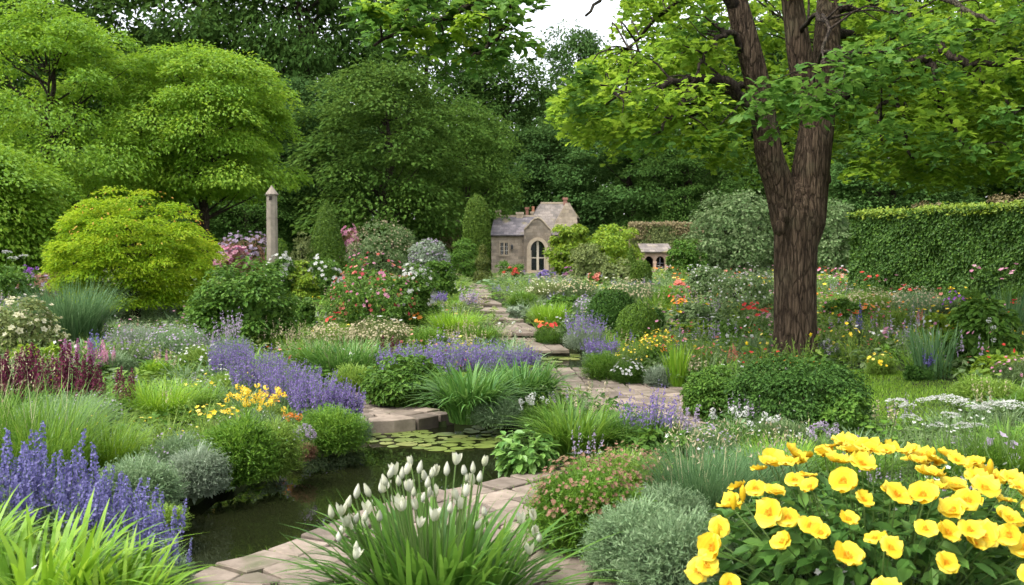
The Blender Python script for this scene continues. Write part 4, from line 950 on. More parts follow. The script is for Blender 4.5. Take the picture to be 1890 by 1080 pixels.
n2 = 2500; P = np.c_[np.abs(g.normal(0, .06, n2)), g.uniform(0, 1.5, n2), g.uniform(0, htop, n2)]; cards(G, P, np.array([[-1, 0, .4]])+.6*g.normal(size=P.shape), .105, .62, 'oval', None, g)
box(G, .25, hl, .22, 1.4, 0, htop-.12)
link('foliage', G.mesh('foliage', [MAT['leaf_hedge']]), hd)
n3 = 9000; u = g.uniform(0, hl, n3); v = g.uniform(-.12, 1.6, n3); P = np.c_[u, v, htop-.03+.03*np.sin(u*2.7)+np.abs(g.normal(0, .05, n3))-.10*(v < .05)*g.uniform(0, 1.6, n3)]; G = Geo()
cards(G, P, np.array([[0, -.3, 1.]])+.5*g.normal(size=P.shape), .095*g.uniform(.6, 1.3, n3), .6, 'oval', None, g); link('sunlit_top_leaves', G.mesh('foliage', [MAT['leaf_hedge_sunlit']]), hd)  # top layer of hedge leaves, its sunlight painted in by a paler leaf

# ------------------------------------------------------------------ hero plants in the foreground
def copyto(name, me, parent, loc, rot, sc_=1.0, label=None):
    o = link(name, me, parent, loc, rot, (sc_, sc_, sc_)); return o
def petal_grid(R_, width, cup, ruff, phase, tipcurl, nu=5, nv=5, notch=.0):
    V = []; F = []
    for j in range(nv+1):
        v = j/nv; w = width*(math.sin(math.pi*min(1, .10+.80*v))**.75)
        for i in range(nu+1):
            u = -1+2*i/nu; e = v-.10*u*u*v-notch*max(0, 1-abs(u)*3)*(v > .9)
            V.append((u*w*R_, e*R_*math.cos(cup*e*.9), R_*(math.sin(cup)*e**1.5*.85-tipcurl*v**4+ruff*math.sin(u*4+phase)*v*v+.05*u*u*v)))
    for j in range(nv):
        for i in range(nu): k = j*(nu+1)+i; F.append([k, k+1, k+nu+2, k+nu+1])
    return np.array(V), np.array(F)
def yellow_flower(seed):
    g = np.random.default_rng(seed); G = Geo(); cup = g.uniform(.45, 1.0)
    for k in range(6):
        ang = k*2*math.pi/6+g.normal(0, .1); V, F = petal_grid(.082*g.uniform(.88, 1.1), .62, cup*g.uniform(.75, 1.2)*(1 if k % 2 else .8), .13*g.uniform(.3, 1.3), g.uniform(0, 6), g.uniform(.05, .42))
        V[:, 2] += (k % 2)*.004; c, s_ = math.cos(ang), math.sin(ang); V = V @ np.array([[c, s_, 0], [-s_, c, 0], [0, 0, 1]]); G.add(V, F, np.clip(np.repeat(np.array([0, .3, .5, .68, .8]), 5)+g.uniform(-.12, .22), 0, 1))
    E = Geo(); a = g.uniform(0, 6.28, 26); r = g.uniform(.004, .014, 26); B = np.stack([r*np.cos(a), r*np.sin(a), np.full(26, .002)], 1)
    blades(E, B, a, g.uniform(.016, .026, 26), .0035, .35, .1, 2, g)
    return G.mesh('flower', [MAT['fl_yellow']], True), E.mesh('stamens', [MAT['fl_gold_eye']])
YF = [yellow_flower(300+k) for k in range(7)]
def add_stalk(parent, top, foot, r, mat='stem'):
    G = Geo(); m = top*.55+foot*.45; tube(G, [foot-top, m-top+np.array([0, 0, -.02]), np.zeros(3)], [r, r*.85, r*.7], 5, cap=False); return G
def yellow_plant():
    c = np.array([1.80, 4.62, 0.]); g = np.random.default_rng(310)
    t = thing('yellow_flower_bush', 'big mound of yellow cup-shaped flowers filling the bottom right corner', 'flowering plant', c)
    W, Dp, Hh = 1.10, .84, .72
    # dark broad leaves
    n = 2600; d = rdir(g, n, -.1, 1); q = g.uniform(.25, 1.0, n)**.5*.93
    P = d*np.array([W, Dp, Hh-.13])*q[:, None]; P[:, 2] = np.maximum(P[:, 2], .03)
    G = Geo(); cards(G, P, d*.4+np.array([[0, 0, .8]])+.4*g.normal(size=P.shape), .115*g.uniform(.5, 1.25, n), .5, 'oval', d-np.array([[0, 0, .25]]), g)
    link('foliage', G.mesh('foliage', [MAT['leaf_poppy']]), t)
    # extra leaves low on the front and left flank
    pos = []; tries = 0
    while len(pos) < 98 and tries < 9000:
        tries += 1
        a = g.uniform(0, 6.28); z = g.uniform(.22, 1)**.8; 
        if math.sin(a) > .25 and z < .86: continue
        r = math.sqrt(max(0, 1-z*z)); p = np.array([W*r*math.cos(a), Dp*r*math.sin(a), Hh*z])*g.uniform(.95, 1.05)
        # flowers thin out low down so the leaves show between them
        if z < .60 and g.uniform() < .6: continue
        if p[0] > .80 or p[2] < .24: continue
        if all(np.linalg.norm((p-k)*np.array([1, 1, 1.2])) > .060 for k in pos): pos.append(p)
    for i, p in enumerate(pos):
        out = unit(np.array([p[0]/W**2, p[1]/Dp**2, p[2]/Hh**2])); nrm = unit(out*.8+np.array([0, -.22, .6])+g.normal(0, .36, 3))
        k = i % 7; rx, rz = math.acos(nrm[2]), math.atan2(nrm[0], -nrm[1])
        f = copyto('flower', YF[k][0], t, p, (rx, 0, rz), g.uniform(.62, 1.0)); link('stamens', YF[k][1], f)
        foot = np.array([p[0]*.5, p[1]*.5, .05]); Gs = Geo(); inv = np.array(f.matrix_basis.inverted())
        pts = np.array([foot, foot*.35+p*.65+np.array([0, 0, .02]), p-nrm*.004]); pl = np.c_[pts, np.ones(3)] @ inv.T
        tube(Gs, pl[:, :3], [.005, .004, .0035], 5, cap=False); link('stalk', Gs.mesh('stalk', [MAT['stem']]), f)
    # closed buds
    for i in range(9):
        a = g.uniform(3.3, 6.1); z = g.uniform(.45, .9); r = math.sqrt(1-z*z); p = np.array([W*r*math.cos(a), Dp*r*math.sin(a), Hh*z+.03])
        G = Geo(); tube(G, [p+np.array([0, 0, -.03]), p, p+np.array([0, 0, .03]), p+np.array([0, 0, .05])], [.006, .016, .014, .003], 7, .3); tube(G, [np.array([p[0]*.5, p[1]*.5, .05]), p+np.array([0, 0, -.03])], [.005, .004], 5, .1, 1)
        link('bud', G.mesh('bud', [MAT['fl_yellow'], MAT['stem']], True), t)
yellow_plant()

def tulip(seed, openness):
    g = np.random.default_rng(seed); G = Geo(); Hh, Wd = .064*g.uniform(.9, 1.15), .0175
    for k in range(6):
        if openness > .3 and k == 5: continue
        ang = k*math.pi/3+g.normal(0, .08); nu, nv = 4, 7; V = []; F = []; inner = .0015*(k % 2)
        for j in range(nv+1):
            v = j/nv; rad = Wd*(math.sin(math.pi*min(1, .06+.86*v**.8)))**.8*(1-.55*v*v*(1-openness))+openness*.026*v**2-inner
            w = .022*math.sin(math.pi*min(1, .10+.87*v))**.8
            for i in range(nu+1):
                u = -1+2*i/nu; th = u*w/max(rad, .008)*.8
                V.append((rad*math.sin(th), rad*math.cos(th), Hh*v*(1-.06*u*u*v)))
        for j in range(nv):
            for i in range(nu): q = j*(nu+1)+i; F.append([q, q+1, q+nu+2, q+nu+1])
        V = np.array(V); c, s_ = math.cos(ang), math.sin(ang); V = V @ np.array([[c, s_, 0], [-s_, c, 0], [0, 0, 1]]); G.add(V, F, g.uniform(.2, 1))
    return G.mesh('flower', [MAT['fl_tulip']], True)
leafm('fl_tulip', (.41, .43, .27), (.49, .49, .37), (.53, .53, .45), tr=.3, rough=.45, spec=.3, var=.03)
TUL = [tulip(330+k, (0, 0, .1, .0, .45, .9)[k]) for k in range(6)]
def tulip_plant():
    p = ground(806, 1128); g = np.random.default_rng(340)
    t = thing('tulip_clump', 'clump of cream-white tulips with strappy green leaves on the flagstones', 'tulips', p)
    n = 330; a = g.uniform(0, 6.28, n); r = np.sqrt(g.uniform(0, 1, n))*.26; B = np.stack([r*np.cos(a)*1.25, r*np.sin(a), np.zeros(n)], 1)
    G = Geo(); blades(G, B, a+g.normal(0, .45, n), g.uniform(.42, .68, n), g.uniform(.020, .042, n), np.clip(r/.26*g.uniform(.25, .8, n), 0, .8), g.uniform(.05, .55, n), 7, g)
    m = 150; a = g.uniform(0, 6.28, m); r = g.uniform(.14, .34, m); B = np.stack([r*np.cos(a)*1.3, r*np.sin(a), np.zeros(m)], 1)
    blades(G, B, a+g.normal(0, .3, m), g.uniform(.30, .48, m), g.uniform(.012, .026, m), g.uniform(.45, .85, m), g.uniform(.3, .8, m), 6, g)
    link('leaves', G.mesh('leaves', [MAT['leaf_tulip']]), t)
    pos = []; k = 0
    tall = [(613, 945), (641, 925), (657, 908), (683, 905), (713, 885), (741, 872), (773, 862), (797, 870), (824, 866), (873, 862), (884, 878), (718, 870), (700, 950), (986, 948), (655, 1020), (830, 935), (800, 950)]
    q = [at_y(px, py+12, p[1]+(-.05 if py < 930 else -.30))-p for px, py in tall]
    while len(q) < 62 and k < 5000:
        k += 1; x, y = g.uniform(-.48, .50), g.uniform(-.30, .32)
        if (x/.5)**2+(y/.33)**2 > 1: continue
        z = .57-.26*(x/.5)**2+.05*(y/.33)+g.normal(0, .06)
        z = min(z, .63); c = np.array([x, y, z])
        if all(np.linalg.norm(c-e) > .042 for e in q): q.append(c)
    for i, c in enumerate(q):
        op = (0, 1, 3)[i % 3] if i < 13 else (2, 4, 5, 1, 5, 4)[i % 6]; lean = (g.normal(0, .16)+(0 if i < 12 else -.1), g.normal(0, .16)+c[0]*.35, g.uniform(0, 6.28))
        f = copyto('flower', TUL[op], t, c, lean, g.uniform(.75, 1.0)*(1.0 if i < 13 else 1.05))
        foot = np.array([c[0]*.45, c[1]*.45, 0]); inv = np.array(f.matrix_basis.inverted()); pts = np.array([foot, foot*.4+c*.6+g.normal(0, .012, 3), c]); pl = np.c_[pts, np.ones(3)] @ inv.T
        G = Geo(); tube(G, pl[:, :3], [.0055, .0045, .004], 5, cap=False); link('stalk', G.mesh('stalk', [MAT['stem']]), f)
tulip_plant()

# blue salvia at lower left: every spike a part of its clump
def salvia_spike(seed, fm='fl_blue'):
    g = np.random.default_rng(seed); G = Geo(); Hh = .42*g.uniform(.85, 1.1); tip = np.array([g.normal(0, .03), g.normal(0, .03), Hh]); spike(G, g, (0, 0, 0), tip, .026, 150, .021, frac=.56, taper=.72)
    tube(G, [(0, 0, 0), tip*.5, tip*.97], [.003, .0025, .0015], 4, .2, 1, cap=False); return G.mesh('flower_spike', [MAT[fm], MAT['stem']])
SAL = [salvia_spike(360+k) for k in range(6)]
for (px, py, w, h, n, lab) in [(20, 1000, 250, 175, 34, 'blue salvia clump cut off by the left edge behind the strappy leaves'),
                              (118, 1008, 190, 165, 34, 'blue salvia clump in the middle of the diagonal drift at lower left'),
                              (205, 1035, 170, 150, 30, 'blue salvia clump behind the tips of the bright strappy leaves'),
                              (272, 1062, 130, 130, 20, 'blue salvia clump leaning out over the pond edge'),
                              (322, 1085, 70, 105, 8, 'last few blue salvia spikes overhanging the flagstones')]:
    p, W, Hh = dims(px, py, w, h); g = rng(); t = thing('blue_salvia', lab, 'salvia', p, group='blue salvia drift at lower left')
    F = feather(g, W, Hh*.72, 'leaf_grey_green', 420, .007)[0][1]; link('foliage', F.mesh('foliage', [MAT['leaf_grey_green']]), t)
    for k in range(n):
        a = g.uniform(0, 6.28); r = math.sqrt(g.uniform(0, 1)); q = np.array([r*math.cos(a)*W*.46, r*math.sin(a)*W*.40, 0]); s_ = Hh/.42*g.uniform(.82, 1.12)
        copyto('flower_spike', SAL[k % 6], t, q, (-.16*r*math.sin(a)+g.normal(0, .05), .18*r*math.cos(a)+g.normal(0, .05)+.06, g.uniform(0, 6.28)), s_)
# burgundy plumes on the left
def plume(seed, fm, Hh=.5, rad=.045, n=150, fs=.03):
    g = np.random.default_rng(seed); G = Geo(); tip = np.array([g.normal(0, .02), g.normal(0, .02), Hh]); spike(G, g, (0, 0, 0), tip, rad, n, fs, frac=.62, taper=.85)
    tube(G, [(0, 0, 0), tip*.5, tip*.95], [.004, .003, .002], 4, .2, 1, cap=False); return G.mesh('flower_plume', [MAT[fm], MAT['stem']])
BUR = [plume(380+k, 'fl_burgundy') for k in range(4)]; LUP = [plume(390+k, 'fl_magenta', rad=.05) for k in range(3)]; LUPP = [plume(395+k, 'fl_pink', rad=.05) for k in range(3)]; RLUP = [plume(398+k, 'fl_coral', rad=.045) for k in range(2)]; REDP = [plume(404, 'fl_burgundy')]
def plumes(px, py, w, h, n, meshes, lab, name, cat, mat='leaf_strap', group=None, fh=.55):
    p, W, Hh = dims(px, py, w, h); g = rng(); t = thing(name, lab, cat, p, group=group)
    F = tuft(g, W*1.1, Hh*fh, mat, 200, .014, .4)[0][1]; link('foliage', F.mesh('foliage', [MAT[mat]]), t)
    for k in range(n):
        q = np.array([g.uniform(-.5, .5)*W, g.normal(0, .12*W), 0]); s_ = Hh/.5*g.uniform(.7, 1.05)
        copyto('flower_plume', meshes[k % len(meshes)], t, q, (g.normal(0, .05), g.normal(0, .07), g.uniform(0, 6.28)), s_)
BG = 'burgundy plumes along the left bed'
plumes(28, 772, 100, 124, 13, BUR, 'burgundy flower plumes nearest the left edge', 'burgundy_astilbe', 'astilbe', group=BG)
plumes(95, 768, 100, 128, 13, BUR, 'tallest burgundy plumes behind the tall green grass', 'burgundy_astilbe', 'astilbe', group=BG)
plumes(158, 772, 95, 118, 12, BUR, 'burgundy plumes in the middle of the dark red row beside pink lupins', 'burgundy_astilbe', 'astilbe', group=BG)
plumes(214, 776, 65, 104, 7, BUR, 'shorter burgundy plumes at the right end of the dark red row', 'burgundy_astilbe', 'astilbe', group=BG)
plumes(722, 690, 48, 70, 6, BUR, 'small dark red plumes behind the purple lavender on the island bed', 'burgundy_astilbe', 'astilbe')
plumes(150, 705, 85, 82, 9, LUP, 'magenta lupins with upright spikes behind the burgundy plumes', 'magenta_lupin', 'lupin')
plumes(198, 702, 40, 70, 4, LUPP, 'pale pink lupins just right of the magenta ones', 'pink_lupin', 'lupin')
plumes(308, 690, 45, 45, 4, LUPP, 'pink lupin spikes among the pale flowers under the golden maple', 'pink_lupin', 'lupin')
plumes(1690, 632, 22, 66, 2, RLUP, 'coral red lupin spike in the meadow below the tall hedge', 'coral_lupin', 'lupin')
plumes(1350, 690, 30, 55, 3, RLUP, 'small coral lupin left of the big trunk', 'coral_lupin', 'lupin')
# white umbels at right
def umbel(seed):
    g = np.random.default_rng(seed); G = Geo(); n = 34; d = rdir(g, n, .05, 1)*np.array([.12, .12, .055]); d[:, 2] += g.normal(0, .006, n)
    for c in d: q = 6; e = rdir(g, q, 0, 1)*np.array([.022, .022, .012]); blossoms(G, c+e, np.array([[0, 0, 1.]])+.3*g.normal(size=(q, 3)), .02, g, 4, .95, .2)
    for c in d[::2]: tube(G, [(0, 0, -.07), c*.6+np.array([0, 0, -.03]), c], [.003, .002, .0015], 3, .4, 1, cap=False)
    return G.mesh('flower_head', [MAT['fl_white'], MAT['stem']])
UMB = [umbel(410+k) for k in range(4)]
def umbels(px, py, w, h, heads, lab, size=1.0, name='white_umbel', cat='umbel plant', mat='leaf_grass', tn=260):
    p, W, Hh = dims(px, py, w, h); g = rng(); t = thing(name, lab, cat, p)
    F = tuft(g, W*1.1, Hh*.78, mat, tn, .016, .45)[0][1]; link('foliage', F.mesh('foliage', [MAT[mat]]), t)
    for k, (hx_, hy_) in enumerate(heads):
        q = at_y(hx_, hy_, p[1]+g.normal(0, .15))-p; hd_ = copyto('flower_head', UMB[k % 4], t, q, (g.normal(.05, .12), g.normal(0, .12), g.uniform(0, 6.28)), size*g.uniform(.75, 1.15))
        G = Geo(); tube(G, [(-q[0]*.5, -q[1]*.5, -q[2]), (-q[0]*.15, 0, -q[2]*.45), (0, 0, -.06)], [.007, .006, .004], 5, cap=False); s_ = G.mesh('stalk', [MAT['stem']]); o = link('stalk', s_, hd_); o.scale = tuple(1/v for v in hd_.scale)
umbels(1755, 905, 190, 140, [(1655, 745), (1675, 752), (1683, 775), (1703, 742), (1722, 740), (1742, 738), (1762, 742), (1780, 748), (1800, 756), (1815, 757), (1727, 788), (1775, 790), (1806, 790), (1832, 750), (1850, 752), (1868, 750), (1755, 770)],
       'tall white flat-headed umbels rising behind the yellow flowers', .55)
umbels(28, 560, 70, 90, [(13, 467), (43, 474), (24, 478)], 'two pale domed flower heads standing against the dark trees at far left', 1.2)

# ------------------------------------------------------------------ the planting, one entry per plant: px of the base, width and height in photo pixels
def P_(kind, name, cat, px, py, wpx, hpx, label, group=None, /, **k):
    p, W, Hh = dims(px, py, wpx, hpx); g = rng()
    parts = kind(g, W, Hh, **k); put(name, label, cat, p, parts, 0, group)
def rose(g, W, H, fmat='fl_red', mat='leaf_shrub', n=60, size=.09, leaf=.06, prof='dome', **k):
    return flowers_on(bush(g, W, H, leaf, mat, prof=prof, **k), g, W, H, n, size, fmat, prof, 5, double=True, grow=1.02)
def rose2(g, W, H, mats=('fl_rose', 'fl_coral', 'fl_pink'), mat='leaf_shrub', n=60, size=.09, **k):
    b = bush(g, W, H, .06, mat, **k)
    for m in mats: b = flowers_on(b, g, W, H, n//len(mats), size, m, 'dome', 5, double=True, grow=1.02, lo=.25)
    return b
def featherfl(g, W, H, fmat='fl_white', mat='leaf_feather', n=60, size=.03, w=.006, nf=1200, **k):
    return flowers_on(feather(g, W, H, mat, nf, w), g, W, H, n, size, fmat, grow=.98, lo=.45)
def stalkfl(g, W, H, fmat='fl_red', mat='leaf_shrub', n=20, size=.09, base='feather', kind='blossom', fol=.72, **k):
    b = feather(g, W, H*fol, mat, 700, .007) if base == 'feather' else tuft(g, W, H*fol, mat, 220, .012, .4) if base == 'tuft' else bush(g, W, H*fol, .06, mat, 1600, clusters=24, stem=False)
    return stalks(b, g, W, H, n, size, fmat, kind=kind, **k)
def maplebush(g, W, H, mat='leaf_lime_shrub', leaf=.12, **k): return bush(g, W, H, leaf, mat, 4200, lumpy=.25, clusters=42, up=.9, **k)

# -- left foreground
P_(tuft, 'strappy_plant', 'strappy clump', 60, 1165, 300, 225, 'bright green strappy leaves filling the bottom left corner', mat='leaf_grass_fresh', n=230, w=.034, droop=.5, base=.36, nseg=7)
P_(tuft, 'strappy_plant', 'strappy clump', 215, 1185, 230, 190, 'bright green strappy clump beside the flagstones at bottom left', mat='leaf_grass_fresh', n=190, w=.030, droop=.6, base=.32, nseg=7)
P_(tuft, 'strappy_plant', 'strappy clump', -70, 1120, 200, 215, 'strappy green clump mostly cut off by the left edge', mat='leaf_grass_fresh', n=150, w=.032, droop=.5, base=.34, nseg=7)
P_(tuft, 'tall_grass', 'ornamental grass', 70, 905, 260, 205, 'tall arching green grass behind the blue salvia', mat='leaf_grass', n=900, w=.008, droop=.4, base=.32, straw=14)
P_(tuft, 'tall_grass', 'ornamental grass', -20, 880, 180, 180, 'tall green grass cut off by the left edge above the salvia', mat='leaf_grass', n=600, w=.008, droop=.4, base=.32, straw=10)
P_(tuft, 'fine_grass', 'ornamental grass', 205, 880, 130, 120, 'fresh yellow-green grass between the tall grass and the silver mound', mat='leaf_grass_fresh', n=420, w=.007, droop=.45, base=.3)
P_(feather, 'silver_mound', 'grey mound', 250, 952, 160, 126, 'soft grey-green feathery mound at the pond edge', mat='leaf_grey_green', n=2600, w=.006)
P_(feather, 'silver_mound', 'grey mound', 362, 912, 110, 106, 'blue-grey feathery mound in the middle of the near pond bank', mat='leaf_silver', n=2000, w=.006)
P_(feather, 'ferny_plant', 'fern', 292, 985, 120, 58, 'low yellow-green ferny leaves dipping towards the water', mat='leaf_feather', n=900, w=.010)
P_(feather, 'leafy_plant', 'leafy plant', 438, 888, 140, 142, 'tall leafy green plant leaning over the pond below yellow flowers', mat='leaf_grass', n=2600, w=.010)
P_(featherfl, 'feathery_bush', 'feathery plant', 508, 872, 85, 122, 'feathery light green bush beside pinkish flowers at the pond bank', mat='leaf_feather', nf=2000, fmat='fl_white', n=20, size=.016)
P_(stalkfl, 'mauve_flower_plant', 'mauve flowers', 560, 850, 48, 66, 'mauve-pink flower clusters hanging at the pond edge', fmat='fl_mauve', n=26, size=.035, kind='ball', base='feather', mat='leaf_russet', fol=.6)
YG = 'yellow flowers on the left bed'
P_(stalkfl, 'yellow_yarrow', 'yellow flowers', 472, 830, 120, 125, 'tall yellow flowers in front of the purple lavender drift', YG, fmat='fl_smallyellow', n=46, size=.05, mat='leaf_grey_green', kind='ball')
P_(stalkfl, 'yellow_yarrow', 'yellow flowers', 395, 835, 120, 95, 'lower patch of yellow flowers to the left of the tall ones', YG, fmat='fl_smallyellow', n=26, size=.045, mat='leaf_feather')
P_(stalkfl, 'yellow_yarrow', 'yellow flowers', 540, 815, 40, 60, 'few orange-yellow flowers beside the lavender near the water', YG, fmat='fl_orange', n=10, size=.045, mat='leaf_feather', kind='ball')
P_(stalkfl, 'orange_wallflower', 'orange flowers', 500, 790, 60, 70, 'orange and yellow flowers tucked against the lavender', fmat='fl_orange', n=18, size=.04, mat='leaf_feather')
P_(featherfl, 'pale_herb', 'pale herb', 330, 880, 110, 95, 'hazy pale herb with tiny blue flowers behind the silver mound', mat='leaf_grey_green', fmat='fl_mauve', n=50, size=.02)
P_(tuft, 'fine_grass', 'ornamental grass', 300, 775, 150, 88, 'light green fountain grass right of the burgundy plumes', mat='leaf_grass_fresh', n=700, w=.009, droop=.5, base=.3)
P_(tuft, 'fine_grass', 'ornamental grass', 380, 760, 70, 60, 'small green grass between fountain grass and lavender', mat='leaf_grass', n=300, w=.009, droop=.5, base=.3)
P_(featherfl, 'pale_herb', 'pale herb', 130, 800, 200, 75, 'misty grey-blue herb below the burgundy plumes', mat='leaf_grey_green', fmat='fl_mauve', n=120, size=.022)
P_(featherfl, 'pale_herb', 'pale herb', 430, 830, 90, 80, 'pale green herb with white specks among the yellow flowers', mat='leaf_olive', fmat='fl_white', n=60, size=.02)
LV = 'lavender drift on the left bank'
for (px, py, w, h, lab) in [(425, 712, 90, 88, 'purple lavender at the upper end of the left drift'), (478, 745, 115, 105, 'purple lavender behind the yellow flowers'), (535, 772, 120, 108, 'purple lavender in the middle of the left drift'),
                            (590, 792, 115, 105, 'purple lavender sloping down above the feathery green mound'), (636, 792, 80, 82, 'purple lavender at the lower end of the drift beside the flagstones')]:
    P_(spikes, 'lavender', 'lavender', px, py, w, h, lab, LV, fmat='fl_lavender', n=150, florets=28, fsize=.026, rad=.024, leafn=500, frac=.52, foliage_h=.5)
P_(feather, 'feathery_mound', 'feathery mound', 610, 832, 130, 92, 'feathery green mound under the lavender at the water', mat='leaf_grass', n=2200, w=.007)
P_(feather, 'feathery_mound', 'feathery mound', 655, 818, 60, 60, 'small blue-green feathery mound at the far corner of the bank', mat='leaf_grey_green', n=1200, w=.007)
# -- left middle
P_(rose, 'cream_hydrangea', 'cream shrub', 30, 672, 150, 122, 'shrub with cream flower heads at the left edge', fmat='fl_cream', mat='leaf_olive', n=70, size=.10)
P_(tuft, 'fountain_grass', 'ornamental grass', 130, 642, 160, 128, 'large blue-green fountain grass left of the golden maple', mat='leaf_blue_grass', n=1300, w=.012, droop=.32, base=.30)
P_(bush, 'round_shrub', 'shrub', 450, 645, 172, 172, 'rounded dark green shrub right of the golden maple', leaf=.085, mat='leaf_shrub', n=7000, clusters=90, up=.9, prof='egg')
P_(stalkfl, 'pale_plume_plant', 'plume flowers', 428, 668, 85, 82, 'pale mauve feathery plumes in front of the rounded dark shrub', fmat='fl_mauve', mat='leaf_grey_green', n=16, size=.16, kind='plume')
P_(featherfl, 'lilac_catmint', 'catmint', 330, 665, 120, 70, 'lilac haze of catmint under the golden maple', fmat='fl_mauve', mat='leaf_grey_green', n=220, size=.035)
P_(featherfl, 'lilac_catmint', 'catmint', 240, 690, 90, 60, 'grey lilac herb between pink lupins and the golden maple', fmat='fl_mauve', mat='leaf_willow', n=90, size=.035)
P_(feather, 'lime_mound', 'lime mound', 285, 705, 60, 50, 'small bright lime-green mound beside pink lupins', mat='leaf_grass_fresh', n=700, w=.012)
P_(featherfl, 'white_daisy', 'daisies', 370, 690, 90, 60, 'white and yellow daisies left of the lavender drift', fmat='fl_white', mat='leaf_feather', n=60, size=.04)
P_(stalkfl, 'blue_delphinium', 'delphinium', 178, 690, 40, 70, 'slate blue delphinium spikes in front of the fountain grass', fmat='fl_blue', mat='leaf_blue_grass', n=8, size=.14, kind='plume')
P_(stalkfl, 'mauve_thistle', 'thistle', 52, 560, 40, 75, 'mauve thistle heads at the far left under the trees', fmat='fl_purple', mat='leaf_willow', n=12, size=.09, kind='ball')
P_(bush, 'leafy_plant', 'leafy plant', 20, 570, 80, 85, 'light leafy plant at the far left edge below the pale flower heads', leaf=.10, mat='leaf_shrub', n=1800, clusters=26, stem=False)
P_(rose, 'pink_geranium', 'pink flowers', 90, 560, 110, 52, 'low dusty pink flowers at the foot of the dark trees', fmat='fl_mauve', mat='leaf_russet', n=60, size=.12)
P_(tuft, 'daylily', 'strappy clump', 640, 695, 165, 82, 'wide green daylily clump behind the flagstone terrace', mat='leaf_strap', n=800, w=.018, droop=.45, base=.36, straw=50)
P_(tuft, 'daylily', 'strappy clump', 572, 690, 75, 68, 'green daylily clump touching the lavender drift', mat='leaf_grass', n=360, w=.018, droop=.45, base=.34, straw=16)
P_(feather, 'lime_mound', 'lime mound', 655, 722, 95, 55, 'yellow-green feathery mound behind the flagstone terrace', mat='leaf_feather', n=1300, w=.010)
# -- island bed
P_(bush, 'leafy_plant', 'leafy plant', 745, 748, 130, 92, 'dense green leafy mound on the island bed above the water', leaf=.055, mat='leaf_shrub', n=4600, clusters=60, stem=False)
P_(tuft, 'agapanthus', 'strappy clump', 868, 778, 150, 118, 'large fountain of strappy green leaves on the island bed', mat='leaf_strap', n=520, w=.026, droop=.55, base=.26, nseg=7)
P_(tuft, 'agapanthus', 'strappy clump', 968, 752, 140, 98, 'strappy green clump at the right end of the island bed', mat='leaf_strap', n=520, w=.024, droop=.5, base=.28, nseg=7)
P_(feather, 'silver_mound', 'grey mound', 915, 785, 105, 62, 'low grey-green mound in front of the strappy clumps', mat='leaf_grey_green', n=1500, w=.008)
LV2 = 'lavender on the island bed'
for (px, py, w, h, lab) in [(745, 712, 105, 78, 'lavender at the left end of the island bed'), (820, 708, 120, 82, 'purple lavender behind the dense leafy mound'), (893, 704, 115, 78, 'purple lavender above the large strappy fountain'), (962, 702, 75, 62, 'last purple lavender beside the pale path')]:
    P_(spikes, 'lavender', 'lavender', px, py, w, h, lab, LV2, fmat='fl_lavender', n=120, florets=22, fsize=.032, rad=.026, leafn=400, frac=.55, foliage_h=.5)
P_(stalkfl, 'white_bellflower', 'white flowers', 985, 790, 60, 62, 'small white ball flowers beside the grey-green mound', fmat='fl_white', mat='leaf_shrub', n=16, size=.05, kind='ball')
# -- centre foreground
P_(broad, 'hosta', 'broadleaf plant', 972, 868, 125, 88, 'light green broad-leaved plant overhanging the pond', mat='leaf_hosta', n=620, leaf=.095)
P_(tuft, 'daylily', 'strappy clump', 1062, 850, 165, 118, 'strappy green clump right of the broad-leaved plant', mat='leaf_grass', n=480, w=.020, droop=.45, base=.3, nseg=6)
P_(tuft, 'daylily', 'strappy clump', 1150, 845, 100, 90, 'green grassy clump under the purple salvia', mat='leaf_strap', n=300, w=.016, droop=.4, base=.3)
P_(stalkfl, 'purple_salvia', 'salvia', 1195, 845, 150, 125, 'purple salvia spikes in front of the pale path', fmat='fl_lavender', mat='leaf_shrub', n=64, size=.09, kind='plume', hmin=.55)
P_(stalkfl, 'purple_salvia', 'salvia', 1262, 840, 70, 80, 'dusky purple salvia at the foot of the clipped dark shrub', fmat='fl_mauve', mat='leaf_willow', n=16, size=.12, kind='plume', hmin=.5)
P_(bush, 'leafy_plant', 'leafy plant', 1215, 868, 120, 78, 'low leafy green plant below the purple salvia', leaf=.06, mat='leaf_shrub', n=2400, clusters=36, stem=False)
P_(featherfl, 'russet_sedum', 'russet mound', 1078, 1010, 195, 172, 'feathery green mound with russet-pink tips beside the flagstones', mat='leaf_grass', fmat='leaf_russet', n=420, size=.028, nf=3200, w=.006)
P_(featherfl, 'russet_sedum', 'russet mound', 1165, 935, 170, 112, 'yellow-green mound with pinkish tips behind the grey artemisia', mat='leaf_feather', fmat='leaf_russet', n=420, size=.026, nf=2400, w=.006)
P_(stalkfl, 'pink_astilbe', 'pink plumes', 1082, 900, 70, 90, 'two or three dusty pink plumes beside the pond corner', fmat='fl_mauve', mat='leaf_feather', n=5, size=.10, kind='plume')
P_(feather, 'grey_artemisia', 'artemisia', 1172, 1065, 165, 165, 'grey-green feathery artemisia beside the near path', mat='leaf_grey_green', n=3400, w=.0055)
P_(feather, 'grey_artemisia', 'artemisia', 1250, 1105, 190, 185, 'grey-green artemisia in front of the yellow flowers', mat='leaf_grey_green', n=3600, w=.0055)
P_(feather, 'grey_artemisia', 'artemisia', 1230, 1000, 160, 120, 'soft grey-green artemisia between the russet mound and blue grass', mat='leaf_grey_green', n=2600, w=.0055)
P_(tuft, 'blue_grass', 'ornamental grass', 1295, 965, 190, 145, 'hazy blue-green grass left of the yellow flowers', mat='leaf_blue_grass', n=1500, w=.005, droop=.3, base=.36, straw=20)
